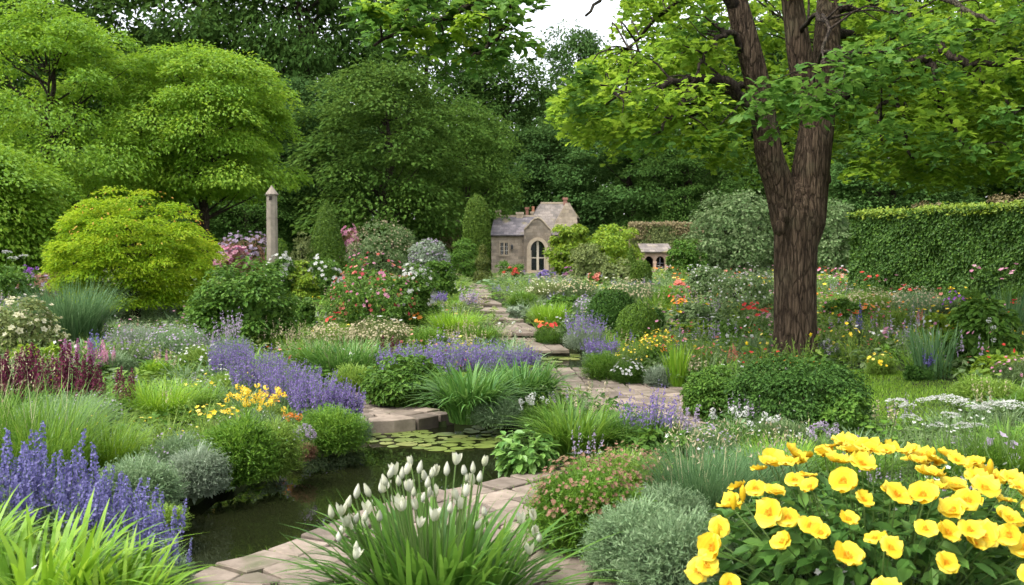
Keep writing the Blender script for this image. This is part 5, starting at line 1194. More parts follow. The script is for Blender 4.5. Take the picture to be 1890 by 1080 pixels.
P_(tuft, 'blue_grass', 'ornamental grass', 1395, 935, 170, 115, 'blue-green grass behind the yellow flowers', mat='leaf_blue_grass', n=1000, w=.006, droop=.3, base=.36, straw=20)
P_(tuft, 'fine_grass', 'ornamental grass', 1440, 900, 140, 95, 'fresh green grass between blue-green grass and white flowers', mat='leaf_grass_fresh', n=700, w=.007, droop=.4, base=.36)
P_(tuft, 'fine_grass', 'ornamental grass', 1560, 900, 150, 90, 'dark green fine grass behind the middle of the yellow flowers', mat='leaf_grass', n=700, w=.007, droop=.4, base=.36)
P_(tuft, 'fine_grass', 'ornamental grass', 1860, 905, 150, 130, 'green grassy clump right of the white umbels', mat='leaf_grass', n=800, w=.007, droop=.4, base=.36)
P_(bush, 'clipped_dark_shrub', 'clipped shrub', 1470, 790, 240, 128, 'wide clipped dark green shrub in front of the big trunk', leaf=.036, mat='leaf_shrub_dark', n=15000, clusters=150, lumpy=.05, prof='dome')
P_(bush, 'clipped_dark_shrub', 'clipped shrub', 1322, 768, 112, 92, 'smaller clipped green shrub beside the pale path', leaf=.036, mat='leaf_shrub', n=8000, clusters=90, lumpy=.05)
P_(bush, 'leafy_shrub', 'shrub', 1557, 812, 100, 86, 'small leafy shrub between the clipped dark shrub and white umbels', leaf=.05, mat='leaf_shrub', n=3000, clusters=40)
P_(stalkfl, 'white_poppy', 'white flowers', 1375, 840, 150, 92, 'white round flowers on thin stems before the clipped dark shrub', fmat='fl_white', mat='leaf_shrub', n=13, size=.055, kind='ball', hmin=.8, fol=.62)
P_(featherfl, 'white_gaura', 'white flowers', 1440, 838, 130, 70, 'low haze of white flowers below the clipped dark shrub', fmat='fl_white', mat='leaf_willow', n=90, size=.024)
P_(featherfl, 'lilac_scabious', 'lilac flowers', 1300, 862, 120, 80, 'pale lilac flowers above the blue-green grass', fmat='fl_mauve', mat='leaf_willow', n=90, size=.024)
P_(stalkfl, 'lilac_scabious', 'lilac flowers', 1525, 858, 90, 80, 'lilac-white round flowers behind the yellow flowers', fmat='fl_mauve', mat='leaf_willow', n=12, size=.055, kind='ball')
P_(stalkfl, 'lilac_iris', 'iris', 1845, 900, 60, 95, 'lilac and white irises right of the white umbels', fmat='fl_mauve', mat='leaf_strap', n=7, size=.09, base='tuft')
P_(feather, 'lime_mound', 'lime mound', 1822, 758, 130, 66, 'wide yellow-green feathery mound at the edge of the lawn', mat='leaf_feather', n=2600, w=.009)
P_(feather, 'lime_mound', 'lime mound', 1895, 775, 70, 70, 'green feathery mound cut off at the right edge', mat='leaf_grass', n=1100, w=.009)
# -- steps and centre beds
P_(topiary, 'clipped_ball', 'topiary', 1178, 646, 80, 86, 'bright clipped topiary ball beside the steps', prof='ball', leaf=.032, mat='leaf_box', n=7000)
P_(topiary, 'clipped_dome', 'topiary', 1130, 622, 96, 88, 'darker clipped dome behind the bright topiary ball', prof='dome', leaf=.045, mat='leaf_shrub_dark', n=5200)
P_(bush, 'low_shrub', 'shrub', 1208, 622, 50, 62, 'dark low shrub to the right of the bright topiary ball', leaf=.06, mat='leaf_shrub_dark', n=1600, clusters=24)
P_(topiary, 'clipped_cone', 'topiary', 604, 484, 88, 113, 'broad clipped yew cone left of the cottage', prof='cone', leaf=.085, mat='leaf_box', n=8000)
P_(topiary, 'clipped_cone', 'topiary', 880, 478, 50, 118, 'tall slim clipped yew cone right beside the cottage', prof='bullet', leaf=.10, mat='leaf_yew', n=5200)
P_(topiary, 'clipped_cone', 'topiary', 1183, 536, 38, 56, 'small clipped cone in front of the loggia', prof='bullet', leaf=.06, mat='leaf_yew', n=2600)
P_(topiary, 'clipped_cone', 'topiary', 1164, 520, 32, 64, 'bluish clipped cone behind the small one by the loggia', prof='cone', leaf=.06, mat='leaf_yew', n=2200)
P_(topiary, 'bird_topiary', 'topiary', 891, 523, 36, 72, 'small yew clipped into tiers like a bird beside the top of the path', prof='bird', leaf=.05, mat='leaf_yew_gold', n=3800)
P_(bush, 'round_shrub', 'shrub', 855, 508, 58, 72, 'round mid green shrub left of the bird topiary', leaf=.10, mat='leaf_shrub', n=3000, clusters=40, prof='egg')
P_(maplebush, 'lime_shrub', 'lime shrub', 1052, 512, 66, 112, 'lime-green shrub against the cottage wall', leaf=.15)
P_(maplebush, 'lime_shrub', 'lime shrub', 1122, 505, 100, 98, 'wider lime-green shrub between the cottage and the loggia', leaf=.15)
P_(bush, 'olive_shrub', 'shrub', 1085, 520, 72, 72, 'rounded olive-green shrub in front of the lime-green ones', leaf=.11, mat='leaf_olive', n=2800, clusters=36)
P_(bush, 'olive_shrub', 'shrub', 1140, 530, 62, 52, 'pale olive mound left of the small clipped cone', leaf=.09, mat='leaf_olive', n=2200, clusters=30)
P_(bush, 'round_shrub', 'shrub', 940, 516, 54, 36, 'low green mound below the cottage window', leaf=.08, mat='leaf_shrub', n=1500, clusters=20)
P_(rose, 'red_rose', 'red flowers', 942, 520, 30, 24, 'cluster of orange-red flowers in front of the cottage', fmat='fl_red', mat='leaf_shrub', n=26, size=.22)
P_(rose, 'purple_bush', 'purple flowers', 1010, 528, 30, 28, 'violet flowering bush below the cottage door', fmat='fl_lavender', mat='leaf_willow', n=60, size=.2)
P_(rose, 'magenta_rose', 'magenta flowers', 1052, 520, 24, 26, 'magenta flowers beside the violet bush', fmat='fl_magenta', mat='leaf_shrub', n=20, size=.2)
P_(rose, 'magenta_rose', 'magenta flowers', 1062, 512, 24, 24, 'plum-coloured flowers at the foot of the olive shrub', fmat='fl_purple', mat='leaf_shrub', n=20, size=.2)
P_(rose, 'coral_rose', 'coral flowers', 1097, 535, 20, 34, 'coral-red flowers left of the pale olive mound', fmat='fl_coral', mat='leaf_shrub', n=12, size=.2)
P_(bush, 'willow_shrub', 'big shrub', 1362, 520, 170, 182, 'large grey-green willow-like shrub left of the big trunk', leaf=.15, mat='leaf_willow', n=9000, clusters=110, up=.5, shape='diamond', lumpy=.2)
P_(bush, 'willow_shrub', 'big shrub', 1537, 520, 90, 158, 'grey-green shrub between the big trunk and the tall hedge', leaf=.14, mat='leaf_willow', n=4200, clusters=56, lumpy=.2, shape='diamond')
P_(bush, 'round_shrub', 'shrub', 1266, 522, 62, 86, 'green shrub right beside the loggia', leaf=.12, mat='leaf_shrub', n=3200, clusters=40)
P_(rose, 'white_shrub', 'white-flowered shrub', 1372, 592, 130, 96, 'arching green shrub dusted with white flowers left of the trunk', fmat='fl_white', mat='leaf_willow', n=130, size=.055)
P_(rose, 'white_shrub', 'white-flowered shrub', 1305, 560, 66, 74, 'tall white-flowered shrub behind the arching one', fmat='fl_white', mat='leaf_willow', n=70, size=.07)
P_(bush, 'leafy_shrub', 'shrub', 1490, 512, 40, 62, 'light green shrub just behind the big trunk', leaf=.1, mat='leaf_lime_shrub', n=1400, clusters=22)
P_(tuft, 'fountain_grass', 'ornamental grass', 838, 628, 100, 62, 'bright green fountain grass left of the steps', mat='leaf_grass_fresh', n=900, w=.014, droop=.4, base=.3)
P_(tuft, 'fountain_grass', 'ornamental grass', 888, 640, 80, 46, 'fine green grass touching the left side of the steps', mat='leaf_grass', n=700, w=.012, droop=.45, base=.3)
P_(tuft, 'fountain_grass', 'ornamental grass', 1015, 612, 70, 58, 'upright green grass on the right side of the steps', mat='leaf_grass_fresh', n=700, w=.014, droop=.35, base=.3)
P_(spikes, 'catmint', 'catmint', 1082, 645, 92, 72, 'blue-grey catmint mound right of the steps', fmat='fl_lavender', mat='leaf_silver', n=70, florets=14, fsize=.035, rad=.025, leafn=900)
P_(spikes, 'catmint', 'catmint', 1108, 672, 80, 50, 'purple catmint spilling towards the small pool', fmat='fl_lavender', mat='leaf_grey_green', n=80, florets=18, fsize=.035, rad=.028, leafn=500)
P_(stalkfl, 'red_helenium', 'red flowers', 1016, 636, 48, 42, 'red and orange flowers beside the stone steps', fmat='fl_red', mat='leaf_shrub', n=14, size=.09, base='feather')
P_(stalkfl, 'orange_helenium', 'orange flowers', 998, 632, 26, 44, 'orange flowers at the foot of the upright grass by the steps', fmat='fl_orange', mat='leaf_shrub', n=7, size=.08)
P_(stalkfl, 'orange_helenium', 'orange flowers', 770, 612, 34, 36, 'orange flowers left of the bright fountain grass', fmat='fl_orange', mat='leaf_shrub', n=14, size=.10)
P_(featherfl, 'yellow_alchemilla', 'yellow mound', 1215, 668, 70, 62, 'yellow-green flowering mound right of the topiary ball', fmat='fl_smallyellow', mat='leaf_feather', n=120, size=.04)
P_(featherfl, 'yellow_alchemilla', 'yellow mound', 1180, 688, 90, 62, 'yellow flowering mound in front of the topiary ball', fmat='fl_smallyellow', mat='leaf_feather', n=90, size=.035)
P_(feather, 'feathery_mound', 'feathery mound', 1112, 700, 75, 58, 'green feathery mound at the bend of the pale path', mat='leaf_grass', n=1100, w=.009)
P_(featherfl, 'white_saxifrage', 'white flowers', 1160, 708, 62, 44, 'low white-flowered cushion at the edge of the pale path', fmat='fl_white', mat='leaf_shrub', n=46, size=.05)
P_(feather, 'silver_mound', 'grey mound', 1218, 714, 56, 46, 'blue-grey cushion at the edge of the pale path', mat='leaf_silver', n=1000, w=.009)
P_(bush, 'leafy_plant', 'leafy plant', 1212, 690, 70, 46, 'dark leafy clump behind the blue-grey cushion', leaf=.06, mat='leaf_shrub', n=1600, clusters=26, stem=False)
P_(tuft, 'iris_leaf', 'strappy clump', 1248, 715, 44, 78, 'pale sword-leaved clump left of the clipped shrubs', mat='leaf_grass_fresh', n=70, w=.03, droop=.15, base=.3)
# -- rose bushes and white shrubs on the left of the steps
P_(rose2, 'rose_bush', 'rose bush', 690, 612, 150, 142, 'large rose bush covered in red and coral roses', n=170, size=.085, mat='leaf_shrub', prof='egg')
P_(rose, 'white_rose', 'white roses', 768, 608, 68, 128, 'tall white rose beside the red rose bush', fmat='fl_white', mat='leaf_shrub', n=80, size=.11, prof='egg')
P_(rose, 'white_rose', 'white roses', 596, 560, 70, 88, 'white roses behind the rounded dark shrub to the left of the red ones', fmat='fl_white', mat='leaf_shrub', n=60, size=.12)
P_(rose, 'white_rose', 'white roses', 518, 560, 48, 96, 'white roses climbing behind the right side of the rounded dark shrub', fmat='fl_white', mat='leaf_shrub', n=70, size=.13)
P_(rose, 'white_goatsbeard', 'white shrub', 705, 512, 122, 108, 'tall pale shrub topped with white sprays behind the roses', fmat='straw', mat='leaf_willow', n=420, size=.09, leaf=.12, prof='egg')
P_(rose, 'silver_spray_shrub', 'white shrub', 792, 525, 74, 84, 'silvery white spray shrub right of the tall pale one', fmat='fl_mauve', mat='leaf_silver', n=260, size=.09, leaf=.1, prof='egg')
P_(bush, 'round_shrub', 'shrub', 808, 560, 54, 84, 'mid green shrub between the white roses and the path', leaf=.09, mat='leaf_shrub', n=2400, clusters=30)
P_(topiary, 'clipped_column', 'topiary', 512, 498, 42, 58, 'small bright clipped dome behind the rounded dark shrub', prof='bullet', leaf=.09, mat='leaf_box', n=2400)
P_(bush, 'gold_shrub', 'yellow shrub', 560, 560, 60, 78, 'yellow-green and orange shrub left of the rose bush', leaf=.08, mat='leaf_lime_shrub', n=2200, clusters=30)
P_(rose, 'pink_azalea', 'pink shrub', 430, 492, 62, 38, 'bright pink flowering shrub left of the stone column', fmat='fl_pink', mat='leaf_russet', n=120, size=.3)
P_(rose, 'mauve_shrub', 'mauve shrub', 455, 480, 100, 50, 'dusky mauve shrub at the foot of the stone column', fmat='fl_mauve', mat='leaf_russet', n=160, size=.22)
P_(bush, 'russet_shrub', 'russet shrub', 564, 486, 44, 66, 'reddish brown shrub left of the broad clipped cone', leaf=.07, mat='leaf_olive', n=3000, clusters=34)
P_(rose, 'pink_azalea', 'pink shrub', 645, 476, 36, 62, 'purple-pink shrub behind the broad clipped cone', fmat='fl_pink', mat='leaf_russet', n=70, size=.25)
P_(stalkfl, 'red_poppy', 'poppies', 625, 628, 60, 52, 'few orange-red poppies below the rose bush', fmat='fl_red', mat='leaf_feather', n=6, size=.11)
P_(bush, 'round_shrub', 'shrub', 562, 615, 44, 62, 'small green shrub right of the rounded dark shrub', leaf=.07, mat='leaf_shrub', n=1700, clusters=24)
P_(spikes, 'catmint', 'catmint', 805, 572, 42, 36, 'violet catmint beside the path below the green shrub', fmat='fl_lavender', mat='leaf_silver', n=50, florets=14, fsize=.05, rad=.04, leafn=300)
P_(spikes, 'catmint', 'catmint', 868, 578, 42, 44, 'lilac catmint on the left edge of the upper steps', fmat='fl_mauve', mat='leaf_silver', n=50, florets=14, fsize=.05, rad=.04, leafn=300)
# -- right meadow
P_(bush, 'leafy_shrub', 'shrub', 1812, 690, 105, 150, 'tall leafy green shrub in the meadow with an orange flower', leaf=.09, mat='leaf_shrub', n=4200, clusters=56, prof='egg')
P_(tuft, 'blue_iris', 'iris', 1718, 700, 90, 100, 'blue-green sword-leaved iris clump at the back of the lawn', mat='leaf_blue_grass', n=120, w=.022, droop=.16, base=.36)
P_(stalkfl, 'blue_sage', 'blue flowers', 1712, 703, 40, 44, 'deep blue flowers at the foot of the iris clump', fmat='fl_deepblue', mat='leaf_strap', n=14, size=.14, kind='plume', hmin=.4)
P_(bush, 'low_shrub', 'shrub', 1690, 704, 30, 28, 'small dark round shrub at the edge of the lawn', leaf=.05, mat='leaf_shrub_dark', n=1200, clusters=20)
P_(stalkfl, 'blue_delphinium', 'delphinium', 1587, 655, 22, 92, 'dark violet delphinium right of the big trunk', fmat='fl_deepblue', mat='leaf_willow', n=7, size=.14, kind='plume', hmin=.5)
P_(featherfl, 'white_alyssum', 'white flowers', 1522, 665, 46, 40, 'white flowers against the right side of the big trunk', fmat='fl_white', mat='leaf_willow', n=60, size=.05)
P_(featherfl, 'yellow_daisy', 'yellow flowers', 1625, 692, 50, 44, 'yellow and white flowers at the left end of the lawn', fmat='fl_smallyellow', mat='leaf_feather', n=30, size=.05)
P_(stalkfl, 'red_poppy', 'poppies', 1393, 628, 80, 70, 'group of bright red poppies just left of the big trunk', fmat='fl_red', mat='leaf_shrub', n=16, size=.11, hmin=.7)
P_(stalkfl, 'orange_poppy', 'poppies', 1255, 590, 34, 42, 'orange poppies in the bed left of the white-flowered shrub', fmat='fl_orange', mat='leaf_shrub', n=7, size=.14)
P_(stalkfl, 'coral_lily', 'lilies', 1256, 575, 20, 62, 'tall coral-pink lily rising above the orange poppies', fmat='fl_coral', mat='leaf_strap', n=5, size=.2, hmin=.85)
for (px, py, w, h, n, fm, lab) in [(1545, 545, 40, 52, 6, 'fl_coral', 'coral flowers right behind the big trunk under the hedge'), (1604, 558, 44, 58, 6, 'fl_red', 'red flowers near the left end of the hedge'), (1680, 575, 50, 52, 6, 'fl_red', 'scarlet flowers under the middle of the hedge'),
                                   (1745, 590, 50, 62, 5, 'fl_coral', 'orange-red flowers left of the tall leafy meadow shrub'), (1790, 582, 40, 98, 5, 'fl_pink', 'tall pink roses against the dark hedge'), (1868, 588, 44, 108, 6, 'fl_pink', 'pink roses against the hedge at the right edge'),
                                   (1870, 625, 36, 70, 4, 'fl_red', 'red poppies at the right edge beyond the leafy shrub'), (1600, 612, 60, 52, 6, 'fl_orange', 'orange flowers right of the big trunk'), (1640, 655, 50, 52, 5, 'fl_pink', 'pink flowers between the trunk and the iris clump'),
                                   (1828, 700, 40, 110, 3, 'fl_white', 'white round flower on a tall stem by the leafy shrub'), (1560, 615, 40, 44, 4, 'fl_red', 'dark red flowers close to the right of the big trunk')]:
    P_(stalkfl, 'meadow_flower', 'meadow flowers', px, py, w, h, lab, fmat=fm, mat='leaf_shrub', n=n, size=.07 if 'round' in lab else .12, hmin=.75, kind='ball' if 'round' in lab else 'blossom')
P_(bush, 'brown_shrub', 'brown shrub', 1735, 440, 110, 100, 'brownish clipped shrub seen over the hedge', leaf=.14, mat='leaf_brown', n=2600, clusters=30)
P_(bush, 'brown_shrub', 'brown shrub', 1845, 440, 100, 108, 'second brownish shrub over the hedge near the right edge', leaf=.14, mat='leaf_brown', n=2200, clusters=26)

MORE = [
 (feather, 'green_mound', 'green mound', 966, 572, 60, 38, 'light green mound on the right edge of the upper steps', dict(mat='leaf_grass', n=1300, w=.016)),
 (bush, 'grey_cushion', 'grey cushion', 958, 586, 38, 22, 'dark grey-blue cushion spilling onto the upper steps', dict(leaf=.06, mat='leaf_silver', n=1200, clusters=22, stem=False)),
 (feather, 'green_mound', 'green mound', 1000, 598, 56, 38, 'green feathery mound where the steps bend', dict(mat='leaf_feather', n=1200, w=.016)),
 (featherfl, 'pale_phlox', 'pale flowers', 1005, 560, 70, 46, 'pale cream flowers behind the mound at the bend of the steps', dict(mat='leaf_olive', fmat='fl_cream', n=90, size=.05)),
 (featherfl, 'beige_grass', 'grass haze', 1165, 572, 90, 58, 'beige-pink haze of grasses behind the dark clipped dome', dict(mat='leaf_willow', fmat='straw', n=300, size=.05)),
 (featherfl, 'beige_grass', 'grass haze', 1065, 560, 80, 50, 'grey-beige haze of grasses left of the pale olive mound', dict(mat='leaf_willow', fmat='straw', n=200, size=.05)),
 (bush, 'green_mound', 'green mound', 1045, 585, 60, 44, 'leafy green mound above the catmint', dict(leaf=.09, mat='leaf_shrub', n=1600, clusters=26, stem=False)),
 (featherfl, 'lilac_campanula', 'lilac flowers', 1090, 590, 66, 46, 'lilac-grey flowers between the catmint and the dark clipped dome', dict(mat='leaf_grey_green', fmat='fl_mauve', n=160, size=.05)),
 (feather, 'green_mound', 'green mound', 1228, 575, 60, 52, 'fresh green mound in front of the loggia', dict(mat='leaf_grass', n=1200, w=.02)),
 (bush, 'green_mound', 'green mound', 1285, 610, 70, 58, 'soft green bush left of the red poppies', dict(leaf=.08, mat='leaf_willow', n=2200, clusters=30, stem=False)),
 (bush, 'green_mound', 'green mound', 1562, 600, 70, 52, 'green bush just right of the big trunk', dict(leaf=.08, mat='leaf_shrub', n=2200, clusters=30, stem=False)),
 (feather, 'green_mound', 'green mound', 1650, 622, 80, 58, 'light green mound in the middle of the right meadow', dict(mat='leaf_feather', n=1500, w=.013)),
 (bush, 'green_mound', 'green mound', 1745, 640, 80, 66, 'leafy green mound left of the tall leafy meadow shrub', dict(leaf=.08, mat='leaf_lime_shrub', n=2400, clusters=32, stem=False)),
 (featherfl, 'beige_grass', 'grass haze', 1605, 590, 90, 60, 'pinkish beige grass haze in front of the tall hedge', dict(mat='leaf_feather', fmat='straw', n=320, size=.045)),
 (featherfl, 'beige_grass', 'grass haze', 1690, 596, 90, 70, 'grey-green grass haze under the middle of the hedge', dict(mat='leaf_grey_green', fmat='straw', n=300, size=.045)),
 (tuft, 'sword_leaf_clump', 'strappy clump', 1870, 640, 70, 110, 'tall grey-green sword leaves at the right edge of the meadow', dict(mat='leaf_blue_grass', n=130, w=.024, droop=.2, base=.34)),
 (featherfl, 'violet_verbena', 'violet flowers', 1760, 600, 40, 66, 'dark plum flowers in front of the hedge', dict(mat='leaf_willow', fmat='fl_purple', n=40, size=.06)),
 (bush, 'green_mound', 'green mound', 1850, 712, 90, 62, 'leafy green mound at the right of the lawn behind the yellow-green one', dict(leaf=.055, mat='leaf_lime_shrub', n=2400, clusters=34, stem=False)),
 (featherfl, 'pink_cosmos', 'pink flowers', 1868, 720, 70, 66, 'pale pink daisies at the right edge above the yellow-green mound', dict(mat='leaf_willow', fmat='fl_pink', n=50, size=.04)),
 (feather, 'green_mound', 'green mound', 1400, 668, 80, 52, 'grey-green grassy mound just left of the trunk base', dict(mat='leaf_grey_green', n=1300, w=.011)),
 (feather, 'lime_mound', 'lime mound', 1290, 690, 80, 56, 'yellow-green mound behind the smaller clipped shrub', dict(mat='leaf_feather', n=1400, w=.011)),
 (bush, 'green_mound', 'green mound', 1350, 650, 70, 56, 'low green bush under the red poppies', dict(leaf=.06, mat='leaf_shrub', n=1900, clusters=28, stem=False)),
 (featherfl, 'beige_grass', 'grass haze', 700, 648, 120, 62, 'beige seed-head haze in front of the rose bush', dict(mat='leaf_olive', fmat='straw', n=420, size=.04)),
 (featherfl, 'beige_grass', 'grass haze', 605, 650, 70, 56, 'straw-coloured haze above the wide daylily clump', dict(mat='leaf_feather', fmat='straw', n=260, size=.04)),
 (feather, 'green_mound', 'green mound', 790, 650, 80, 52, 'green grassy mound between the red rose bush and the fountain grass', dict(mat='leaf_grass', n=1300, w=.013)),
 (bush, 'gold_shrub', 'yellow shrub', 660, 600, 60, 70, 'golden-orange twiggy shrub in front of the rose bush', dict(leaf=.06, mat='leaf_lime_shrub', n=1900, clusters=28)),
 (feather, 'green_mound', 'green mound', 846, 588, 36, 36, 'small green mound on the left edge of the upper steps', dict(mat='leaf_feather', n=800, w=.018)),
 (featherfl, 'grey_herb', 'grey herb', 250, 650, 100, 56, 'silvery herb under the golden maple', dict(mat='leaf_silver', fmat='fl_mauve', n=80, size=.03)),
 (feather, 'green_mound', 'green mound', 215, 700, 70, 58, 'soft blue-green mound between the pink lupins and the fountain grass', dict(mat='leaf_grey_green', n=1200, w=.011)),
 (bush, 'green_mound', 'green mound', 75, 690, 90, 60, 'light green leafy plant in front of the cream-flowered shrub', dict(leaf=.06, mat='leaf_lime_shrub', n=1700, clusters=26, stem=False)),
 (featherfl, 'white_daisy', 'daisies', 415, 735, 70, 56, 'pale flowers at the left side of the lavender drift', dict(mat='leaf_feather', fmat='fl_white', n=40, size=.028)),
]
for f_, nm, ct, px, py, w, h, lab, kw in MORE: P_(f_, nm, ct, px, py, w, h, lab, **kw)
# weeds and moss in the paving joints
g = np.random.default_rng(480); G = Geo()
for poly, n in ((LOWER, 420), (LEFTP, 90), (RIGHTP, 160)):
    lo, hi = poly.min(0), poly.max(0); q = g.uniform(lo, hi, (n*3, 2)); q = q[inside(poly, q[:, 0], q[:, 1]) & ~inside(POND, q[:, 0], q[:, 1])][:n]
    c = np.repeat(q, 7, axis=0)+g.normal(0, .022, (len(q)*7, 2)); B = np.c_[c, np.full(len(c), -.03)]
    blades(G, B, g.uniform(0, 6.28, len(B)), g.uniform(.045, .075, len(B)), .006, g.uniform(.1, .7, len(B)), .3, 2, g)
tag(link('joint_weeds', G.mesh('joint_weeds', [MAT['leaf_grass']])), 'tiny weeds and moss growing in the joints of the paving', 'weeds', kind='stuff')

# lily pads on the pond
def pad(seed):
    g = np.random.default_rng(seed); G = Geo(); n = 18; a = np.linspace(.12, 2*np.pi-.12, n); r = 1+.05*np.sin(a*3+g.uniform(0, 6))+g.normal(0, .015, n)
    V = np.vstack([[0, 0, 0], np.c_[r*np.cos(a), r*np.sin(a), .03*np.sin(a*2+g.uniform(0, 6))+.015]]); G.add(V, [[0, i, i+1] for i in range(1, n)], g.uniform(0, 1)); return G.mesh('lily_pad', [MAT['lily_leaf']])
PADS = [pad(500+k) for k in range(5)]; g = np.random.default_rng(510); placed = []
def pads(cpx, cpy, rx, ry, n, label):
    k = 0; tries = 0
    while k < n and tries < 3000:
        tries += 1; a = g.uniform(0, 6.28); q = math.sqrt(g.uniform(0, 1)); px, py = cpx+rx*q*math.cos(a), cpy+ry*q*math.sin(a); w = at_z(px, py, Z_WATER+.006); r = g.uniform(.05, .12)
        if not inside(POND, w[0], w[1]) or inside(LEFTP, w[0], w[1]) or any(math.hypot(w[0]-x, w[1]-y) < (r+s_)*.86 for x, y, s_ in placed): continue
        placed.append((w[0], w[1], r)); o = link('lily_pad', PADS[int(g.integers(5))], None, w+np.array([0, 0, g.uniform(0, .006)]), (0, 0, g.uniform(0, 6.28)), (r, r, .5*r)); tag(o, label, 'lily pad', 'water lily pads on the pond'); k += 1
pads(735, 805, 62, 20, 26, 'flat green lily pad floating below the flagstone terrace')
pads(820, 818, 55, 16, 18, 'flat green lily pad floating in the middle of the pond')
pads(890, 806, 40, 18, 14, 'flat green lily pad floating beside the broad-leaved plant')
k = 0
for i in range(40):
    px, py = g.uniform(1005, 1060), g.uniform(652, 668); w = at_z(px, py, -.044); r = g.uniform(.12, .2)
    if any(math.hypot(w[0]-x, w[1]-y) < (r+s_)*.9 for x, y, s_ in placed) or not inside(POOL, w[0], w[1]): continue
    placed.append((w[0], w[1], r)); tag(link('lily_pad', PADS[i % 5], None, w, (0, 0, g.uniform(0, 6.28)), (r, r, .5*r)), 'flat lily pad on the small pool at the foot of the steps', 'lily pad', 'lily pads on the small pool')

# ------------------------------------------------------------------ mixed low planting that fills the beds (nobody could count it)
g = np.random.default_rng(900)
def proto_leafy(s):
    q = np.random.default_rng(s); G = Geo(); P, N = surf(q, 60, 1, .8, 'dome'); P *= q.uniform(.6, 1, (60, 1)); cards(G, P, N*.5+np.array([[0, 0, .7]])+.5*q.normal(size=P.shape), .22*q.uniform(.6, 1.2, 60), .55, 'oval', N-np.array([[0, 0, .2]]), q); return G
def proto_blade(s):
    q = np.random.default_rng(s); G = Geo(); n = 46; a = q.uniform(0, 6.28, n); r = q.uniform(0, .35, n); B = np.stack([r*np.cos(a), r*np.sin(a), 0*r], 1); blades(G, B, a+q.normal(0, .5, n), q.uniform(.7, 1.25, n), .035, q.uniform(.05, .6, n), q.uniform(.1, .5, n), 3, q); return G
def proto_wisp(s):
    q = np.random.default_rng(s); G = Geo(); n = 34; a = q.uniform(0, 6.28, n); r = q.uniform(0, .4, n); B = np.stack([r*np.cos(a), r*np.sin(a), 0*r], 1); t = blades(G, B, a, q.uniform(.7, 1.3, n), .018, q.uniform(.05, .5, n), .15, 3, q)
    i = np.repeat(np.arange(n), 4); f = q.uniform(.55, 1, len(i))[:, None]; Q = B[i]*(1-f)+t[i]*f; cards(G, Q, q.normal(size=Q.shape), .10, .35, 'diamond', np.array([[0, 0, 1.]])+.5*q.normal(size=Q.shape), q); return G
def proto_flower(s, n=5):
    q = np.random.default_rng(s); G = Geo(); T = np.stack([q.uniform(-.45, .45, n), q.uniform(-.45, .45, n), q.uniform(.75, 1.15, n)], 1); blossoms(G, T, np.array([[0, -.4, .8]])+.4*q.normal(size=T.shape), .12, q, 5, .9); return G
def proto_spikefl(s, n=6):
    q = np.random.default_rng(s); G = Geo()
    for k in range(n): b = np.array([q.uniform(-.4, .4), q.uniform(-.4, .4), 0]); spike(G, q, b, b*1.2+np.array([0, 0, q.uniform(.9, 1.35)]), .06, 20, .075, frac=.42)
    return G
FIL = {'leafy': [proto_leafy(910+k) for k in range(5)], 'blade': [proto_blade(920+k) for k in range(5)], 'wisp': [proto_wisp(930+k) for k in range(5)], 'fl': [proto_flower(940+k) for k in range(6)], 'sp': [proto_spikefl(950+k) for k in range(5)]}
FOL = {m: Geo() for m in ('leaf_shrub', 'leaf_grass', 'leaf_feather', 'leaf_grey_green', 'leaf_willow', 'leaf_olive', 'leaf_shrub_dark', 'leaf_lime_shrub')}
FLW = {m: Geo() for m in ('fl_white', 'fl_mauve', 'fl_lavender', 'fl_pink', 'fl_red', 'fl_coral', 'fl_orange', 'fl_smallyellow', 'fl_magenta', 'straw', 'fl_cream', 'fl_rose')}
def drop(G, pr, x, y, sx, sz, rot):
    c, s_ = math.cos(rot), math.sin(rot); M = np.array([[c*sx, -s_*sx, 0], [s_*sx, c*sx, 0], [0, 0, sz]]); G.merge(pr, M, np.array([x, y, float(height(x, y))]))
ZONES = [  # px0, py0, px1, py1 of the ground point, (flower colours), chance, height scale, greens
 (1200, 0, 9999, 720, ('fl_red', 'fl_coral', 'fl_orange', 'fl_pink', 'fl_smallyellow', 'fl_white', 'fl_mauve', 'fl_rose', 'fl_pink', 'straw'), .50, 1.1, ('leaf_shrub', 'leaf_feather', 'leaf_willow', 'leaf_grass', 'leaf_lime_shrub')),
 (880, 0, 1200, 720, ('fl_mauve', 'fl_white', 'fl_lavender', 'fl_cream', 'straw', 'fl_smallyellow'), .27, .85, ('leaf_grey_green', 'leaf_shrub', 'leaf_willow', 'leaf_feather', 'leaf_grass')),
 (400, 0, 880, 720, ('fl_white', 'fl_orange', 'straw', 'straw', 'fl_mauve', 'fl_coral', 'fl_smallyellow'), .26, .85, ('leaf_shrub', 'leaf_feather', 'leaf_grass', 'leaf_olive', 'leaf_willow')),
 (-9999, 0, 400, 720, ('fl_mauve', 'fl_white', 'fl_pink', 'straw', 'fl_cream', 'fl_mauve'), .30, .85, ('leaf_grey_green', 'leaf_willow', 'leaf_shrub', 'leaf_feather', 'leaf_grass')),
 (1040, 720, 9999, 2000, ('fl_white', 'fl_mauve', 'straw', 'straw'), .16, .8, ('leaf_shrub', 'leaf_grass', 'leaf_willow', 'leaf_grey_green', 'leaf_shrub_dark')),
 (-9999, 720, 1040, 2000, ('fl_smallyellow', 'fl_white', 'fl_mauve', 'straw'), .10, .7, ('leaf_shrub', 'leaf_grass', 'leaf_feather', 'leaf_grey_green'))]
pts = []
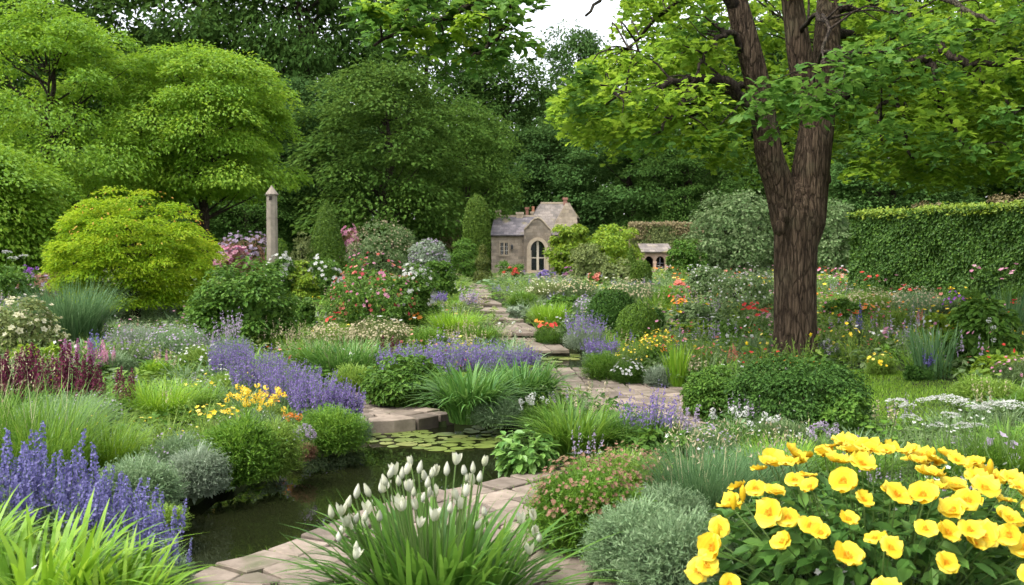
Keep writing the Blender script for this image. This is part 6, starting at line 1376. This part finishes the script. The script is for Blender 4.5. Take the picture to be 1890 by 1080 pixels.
for y0, y1, sp in ((3.2, 7, .20), (7, 11, .25), (11, 17, .34), (17, 26, .50), (26, 40, .75), (40, 56, 1.1)):
    Y, = (np.arange(y0, y1, sp),)
    for y in Y:
        hw = y*.66+1.8; X = np.arange(-hw, hw, sp)
        for x in X: pts.append((x+g.uniform(-.5, .5)*sp, y+g.uniform(-.5, .5)*sp, sp))
pts = np.array(pts); keep = np.ones(len(pts), bool)
for dx, dy in ((0, 0), (.13, 0), (-.13, 0), (0, .13), (0, -.13)): keep &= ~blocked(pts[:, 0]+dx, pts[:, 1]+dy)
keep &= ~((np.abs(pts[:, 0]-1.4) < 3.4) & (pts[:, 1] > 57)); pts = pts[keep]
for x, y, sp in pts:
    px, py = pix(x, y, float(height(x, y)))
    for z in ZONES:
        if z[0] <= px < z[2] and z[1] <= py < z[3]: break
    nse = math.sin(x*.9+y*.31)*math.sin(y*.55-x*.4)+.5*math.sin(x*2.3+1)*math.sin(y*1.1)   # neighbours tend to be the same kind of plant
    gi = int((nse*1.1+1.5)/3*len(z[7])+g.normal(0, .8)) % len(z[7]); m = z[7][gi]
    kind = 'wisp' if m in ('leaf_willow', 'leaf_feather') and g.uniform() < .6 else 'blade' if m in ('leaf_grass', 'leaf_grey_green') and g.uniform() < .65 else 'leafy'
    sx = sp*g.uniform(1.1, 1.9); hh = (.20+.26*g.uniform()**1.5)*z[6]*(1.0 if y > 9 else .8)*(1+.005*min(y, 40))*(.75 if y > 36 else 1); rot = g.uniform(0, 6.28)
    drop(FOL[m], FIL[kind][int(g.integers(5))], x, y, sx, hh, rot)
    if g.uniform() < z[5]:
        ci = int((math.sin(x*.7-y*.43+2)*math.sin(y*.61+x*.2)*.9+1)/2*len(z[4])+g.normal(0, .9)) % len(z[4]); fm = z[4][ci]
        fk = 'sp' if fm in ('fl_mauve', 'fl_lavender', 'straw', 'fl_magenta') else 'fl'
        drop(FLW[fm], FIL[fk][int(g.integers(5))], x, y, sx*(.8 if fk == 'sp' else .9), hh*1.12, rot)
FN = {'leaf_lime_shrub': 'bright lime-green planting in the right beds', 'leaf_shrub': 'mid green leafy planting filling the beds', 'leaf_grass': 'bright grassy planting filling the beds', 'leaf_feather': 'yellow-green wispy planting filling the beds', 'leaf_grey_green': 'grey-green planting filling the beds', 'leaf_willow': 'soft sage-green planting filling the beds', 'leaf_olive': 'olive-green planting filling the beds', 'leaf_shrub_dark': 'dark green low planting filling the beds'}
for m, G in FOL.items():
    if G.V: tag(link('bed_foliage', G.mesh('bed_foliage', [MAT[m]])), FN[m], 'bed planting', kind='stuff')
CN_ = {'fl_rose': 'rose red', 'fl_white': 'white', 'fl_mauve': 'mauve', 'fl_lavender': 'violet', 'fl_pink': 'pink', 'fl_red': 'red', 'fl_coral': 'coral', 'fl_orange': 'orange', 'fl_smallyellow': 'yellow', 'fl_magenta': 'magenta', 'straw': 'straw-coloured', 'fl_cream': 'cream'}
for m, G in FLW.items():
    if G.V: tag(link('scattered_blossom', G.mesh('scattered_blossom', [MAT[m]])), 'small %s flowers scattered through the beds' % CN_[m], 'wildflowers', kind='stuff')
